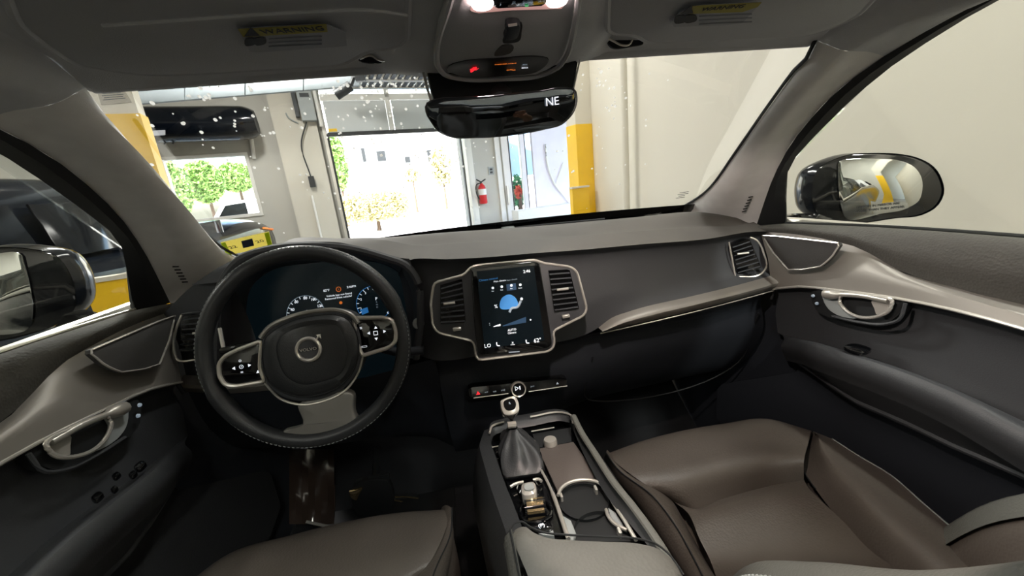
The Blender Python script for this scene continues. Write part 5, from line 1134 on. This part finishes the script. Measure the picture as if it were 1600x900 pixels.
# ================================================================== SUN VISORS
def visor(label, outline, side):
    t = thing('sun_visor', label, 'sun visor', on_y(*outline[2], .5), 'sun visors')
    PV = Plane((0, .60, 1.545), (0, -.10, -1), up=(0, 1, 0))
    L = spl(PV.pts(outline), 70, True, smooth=False); L = np.array([L[i-1]*.25+L[i]*.5+L[(i+1) % 70]*.25 for i in range(70)])
    obj('flap', MB().slab(L, (0, .0, .018), .006), M_visor, t)
    obj('flap_highlight', MB().tube(L + np.array((0, 0, .004)), .0042, 8, closed=True), M_head, t)  # lighter tube stands in for the highlight along the flap
    return t, PV
t, PV = visor('left sun visor folded up, warning label near its middle', [(30, 42), (70, 72), (118, 105), (200, 116), (240, 120), (320, 117), (400, 112), (540, 103), (552, 96), (572, 83), (610, 78), (630, 74), (637, 66), (638, 30), (640, -40), (300, -60), (0, -30)], -1)
def label_(t, PV, yl, wl, tri, words, a, b, txt):
    l = obj('warning_label', MB().slab(spl(PV.pts(wl, .0055), 30, True, smooth=False), (0, 0, .001)), M_lblW, t)
    obj('label_band', MB().slab(PV.pts(yl, .0060), (0, 0, .0004)), M_lblY, l, flat=True)
    obj('warning_triangle', MB().slab(PV.pts(tri, .0066), (0, 0, .0004)), M_lblK, l, flat=True)
    text('label_word', 'WARNING', txt, PV.px(*words, .0066), a, b, M_lblK, l)
    for x, y in ((words[0]-68, words[1]+18), (words[0]-52, words[1]+17)): obj('pictogram', MB().slab(spl(PV.pts([(x-6, y-5), (x+6, y-6), (x+7, y+5), (x-4, y+7)], .0066), 14, True), (0, 0, .0004)), M_lblK, l, flat=True)
    for k in range(3): obj('printed_line', MB().slab(PV.pts([(words[0]-38, words[1]+13+6*k), (words[0]+45, words[1]+9+6*k), (words[0]+45, words[1]+10.5+6*k), (words[0]-38, words[1]+14.5+6*k)], .0062), (0, 0, .0003)), mat('faint print', '868b93', .7) if 'faint print' not in MATS else MATS['faint print'], l, flat=True)
la = unit(PV.px(500, 48)-PV.px(420, 53)); lb_ = np.cross(PV.n, la)
label_(t, PV, [(372, 46), (510, 38), (512, 50), (380, 58)], [(372, 46), (510, 38), (540, 52), (542, 72), (392, 83)], [(382, 57), (392, 43), (406, 56)], (458, 47.5), la, lb_, .0115)
obj('mirror_lid_edge', MB().tube(spl(PV.pts([(160, 40), (250, 34), (360, 26), (480, 19), (590, 17), (636, 24)], .006), 24), .0014, 6), M_head, t)
obj('visor_clip', MB().tube(spl([on_y(x, y, .597) for x, y in ((562, 92), (580, 87), (590, 93), (600, 95), (612, 88), (618, 83))], 16), .0014, 6), M_satin, t)
obj('hinge_recess', MB().slab(spl([on_y(x, y, .605) for x, y in ((560, 94), (572, 84), (600, 79), (632, 76), (628, 85), (604, 96), (580, 99))], 20, True), (0, .004, .0)), M_rubber, t)
t, PV = visor('right sun visor folded up, yellow warning label near its top', [(951, -40), (950, 20), (949, 52), (956, 56), (992, 56), (1002, 62), (1012, 70), (1100, 66), (1200, 61), (1260, 58), (1300, 46), (1340, 28), (1385, -20), (1400, -50)], 1)
la = unit(PV.px(1150, 10)-PV.px(1080, 16)); lb_ = np.cross(PV.n, la)
label_(t, PV, [(1082, 10), (1190, 4), (1184, 11), (1160, 19), (1078, 22)], [(1062, 20), (1082, 10), (1190, 4), (1160, 36), (1130, 40), (1052, 42), (1050, 34)], [(1064, 22), (1080, 9), (1083, 21)], (1130, 12.5), la, lb_, .010)
obj('hinge_recess', MB().slab(spl([on_y(x, y, .605) for x, y in ((948, 55), (990, 56), (1006, 68), (990, 72), (952, 70))], 20, True), (0, .004, 0)), M_rubber, t)
obj('visor_clip', MB().tube(spl([on_y(x, y, .597) for x, y in ((950, 60), (960, 65), (970, 70), (984, 69), (988, 62))], 16), .0014, 6), M_satin, t)

# ================================================================== OUTSIDE MIRRORS
def wing(sx, m):
    n = unit((-.878, -1.614, .045)) if sx == 1 else unit((-.62, -1.6, .04)); c = on_y(1372, 292, .93); P_ = Plane(c, n)
    H = [(1270, 282), (1279, 262), (1300, 250), (1328, 241), (1360, 239), (1400, 240), (1432, 246), (1458, 260), (1471, 280), (1474, 304), (1462, 324), (1440, 336), (1400, 341), (1336, 349), (1298, 346), (1274, 332), (1268, 308)]
    t = thing('wing_mirror', 'glossy black outside mirror at the %s' % ('passenger window, reflecting the wall' if sx == 1 else 'driver window, in front of the parked car'), 'mirror', m(c), 'outside mirrors')
    h0 = spl(P_.pts(H, 0), 60, True); hc = h0.mean(0)
    fwd = np.array((.04, 1, .0))
    rings = [h0 + n*.002, h0 + fwd*.03*1.0 + (h0-hc)*.02, h0 + fwd*.08 - (h0-hc)*.10, h0 + fwd*.12 - (h0-hc)*.32, h0 + fwd*.145 - (h0-hc)*.62, h0 + fwd*.152 - (h0-hc)*.98]
    obj('housing', MB().loft([list(m(np.array(q))) for q in rings], nu=60, nv=20, closed_u=True), M_paint, t)
    gl2 = spl(P_.pts([(1311, 252), (1336, 248), (1364, 248), (1404, 251), (1426, 260), (1438, 276), (1440, 296), (1434, 314), (1412, 327), (1380, 333), (1320, 340), (1314, 326), (1310, 300), (1309, 270)], .004), 60, True)
    k = m(h0.copy()); nn = m(n.copy())
    obj('bezel', MB().slab(k, nn*-.01, .006), M_black, t)
    g2 = m(gl2)
    obj('mirror_glass', MB().slab(g2 + nn*.004, nn*-.003, .0006), M_mirror, t)
    if sx == 1:
        a_, b_ = -P_.a if P_.a[0] < 0 else P_.a, P_.b
        rl = unit(P_.px(1400, 322) - P_.px(1340, 328)); 
        text('safety_notice', 'OBJECTS IN MIRROR ARE', .0085, P_.px(1372, 321, .0095), rl, np.cross(n, rl), M_lblK, t); text('safety_notice', 'CLOSER THAN THEY APPEAR', .0085, P_.px(1373, 327, .0095), rl, np.cross(n, rl), M_lblK, t)
    obj('lower_arm', MB().loft([[m(P_.px(x, y, -.03)) for x, y in ((1284, 344), (1310, 348), (1338, 350))], [m(np.array(p)) for p in ((.80, .93, 1.215), (.82, .96, 1.21), (.84, .99, 1.21))], [m(np.array(p)) for p in ((.76, .90, 1.215), (.77, .95, 1.21), (.78, 1.0, 1.205))]], nu=10, nv=10, thick=.02), M_black, t)
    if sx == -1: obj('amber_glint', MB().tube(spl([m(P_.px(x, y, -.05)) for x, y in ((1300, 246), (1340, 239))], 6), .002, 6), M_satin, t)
    return t
both(wing)

# ================================================================== STICKER LOW ON THE WINDSCREEN
def wpx(x, y, off=-.007): s_, t_ = whit(x, y); return wpt(s_, t_, off)
t = thing('windscreen_sticker', 'yellow green permit sticker low on the windscreen left of the wheel', 'sticker', wpx(386, 378))
obj('sheet', MB().slab([wpx(345, 375), wpx(420, 358), wpx(426, 381), wpx(355, 395)], (0, .001, .001)), translucent('sticker yellow', 'efe6a0'), t, flat=True)
for q in ([(345, 375), (352, 374), (362, 394), (355, 395)], [(413, 360), (420, 358), (426, 381), (419, 382)]): obj('border', MB().slab([wpx(x, y, -.0085) for x, y in q], (0, .0005, .0005)), translucent('sticker green', 'c4d84a') if 'sticker green' not in MATS else MATS['sticker green'], t, flat=True)
obj('emblem', MB().slab([wpx(x, y, -.0085) for x, y in ((377, 372), (394, 368), (397, 379), (380, 383))], (0, .0005, .0005)), mat('sticker blue', '27405e', .6), t, flat=True)
ra = unit(wpx(420, 362)-wpx(350, 378)); rb_ = unit(wpx(386, 370)-wpx(388, 384)); 
text('sticker_number', '20', .018, wpx(406, 372, -.009), ra, rb_, M_lblK, t); text('sticker_number', '22', .018, wpx(364, 381, -.009), ra, rb_, M_lblK, t)

# ================================================================== THE PHONE AND THE HAND HOLDING IT (seen in the mirror)
Cv = Vector(CAM); 
ph = thing('phone', 'black phone held up in front of the mirror', 'phone', CAM - FW*.008)
def ploc(a, b, c): return CAM + RT*a + UP*b - FW*c
obj('case', MB().slab([ploc(a, b, .006) for a, b in ((-.09, .02), (.066, .02), (.066, -.055), (-.09, -.055))], -FW*.009, .002), M_rubber, ph)
hd_ = thing('person', 'hand of a person gripping the phone, visible only in the mirror', 'person', ploc(.10, -.08, .02))
def chain(name, pts, rad, m, parent):
    me = bpy.data.meshes.new(name); me.from_pydata([tuple(np.array(p)-W[parent]) for p in pts], [(i, i+1) for i in range(len(pts)-1)], [])
    o = bpy.data.objects.new(name, me); COL.objects.link(o); o.parent = parent; W[o] = W[parent]
    sk_ = o.modifiers.new('skin', 'SKIN'); sub = o.modifiers.new('sub', 'SUBSURF'); sub.levels = sub.render_levels = 2
    for v, q in zip(me.skin_vertices[0].data, rad): v.radius = (q, q)
    me.skin_vertices[0].data[0].use_root = True; me.materials.append(m); o.data.shade_smooth(); return o
Hn = MB()
# one continuous hand: palm behind the phone, four curled fingers over its front, thumb along the bottom
def skin_tree(name, V, E, Rr, m, parent):
    me = bpy.data.meshes.new(name); me.from_pydata([tuple(np.array(p)-W[parent]) for p in V], E, [])
    o = bpy.data.objects.new(name, me); COL.objects.link(o); o.parent = parent; W[o] = W[parent]
    o.modifiers.new('skin', 'SKIN'); sub = o.modifiers.new('sub', 'SUBSURF'); sub.levels = sub.render_levels = 2
    if not me.skin_vertices: me.skin_vertices.new() if hasattr(me.skin_vertices, 'new') else None
    for v, q in zip(me.skin_vertices[0].data, Rr): v.radius = (q, q)
    me.skin_vertices[0].data[0].use_root = True; me.materials.append(m); o.data.shade_smooth(); return o
V = [ploc(.20, -.32, .20), ploc(.16, -.18, .10), ploc(.105, -.10, .045), ploc(.088, -.055, .036)]; E_ = [(0, 1), (1, 2), (2, 3)]; RD = [.045, .032, .028, .030]
def addch(root, pts, rad):
    p = root
    for q, r_ in zip(pts, rad): V.append(q); RD.append(r_); E_.append((p, len(V)-1)); p = len(V)-1
addch(3, [ploc(.100, -.020, .03), ploc(.096, -.008, .006), ploc(.070, .000, -.006), ploc(.048, -.002, -.008)], [.013, .0095, .0088, .0078])
addch(3, [ploc(.102, -.036, .03), ploc(.098, -.028, .004), ploc(.068, -.022, -.008), ploc(.042, -.024, -.008)], [.013, .0095, .009, .008])
addch(3, [ploc(.100, -.052, .028), ploc(.095, -.048, .002), ploc(.066, -.044, -.008), ploc(.042, -.045, -.007)], [.013, .0092, .0085, .0075])
addch(2, [ploc(.098, -.076, .022), ploc(.088, -.070, .0), ploc(.066, -.064, -.006), ploc(.048, -.063, -.006)], [.012, .0085, .008, .007])
addch(3, [ploc(.07, -.045, .034), ploc(.05, -.036, .028), ploc(.03, -.03, .026)], [.013, .010, .0085])
skin_tree('hand', V, E_, RD, M_skin, hd_)
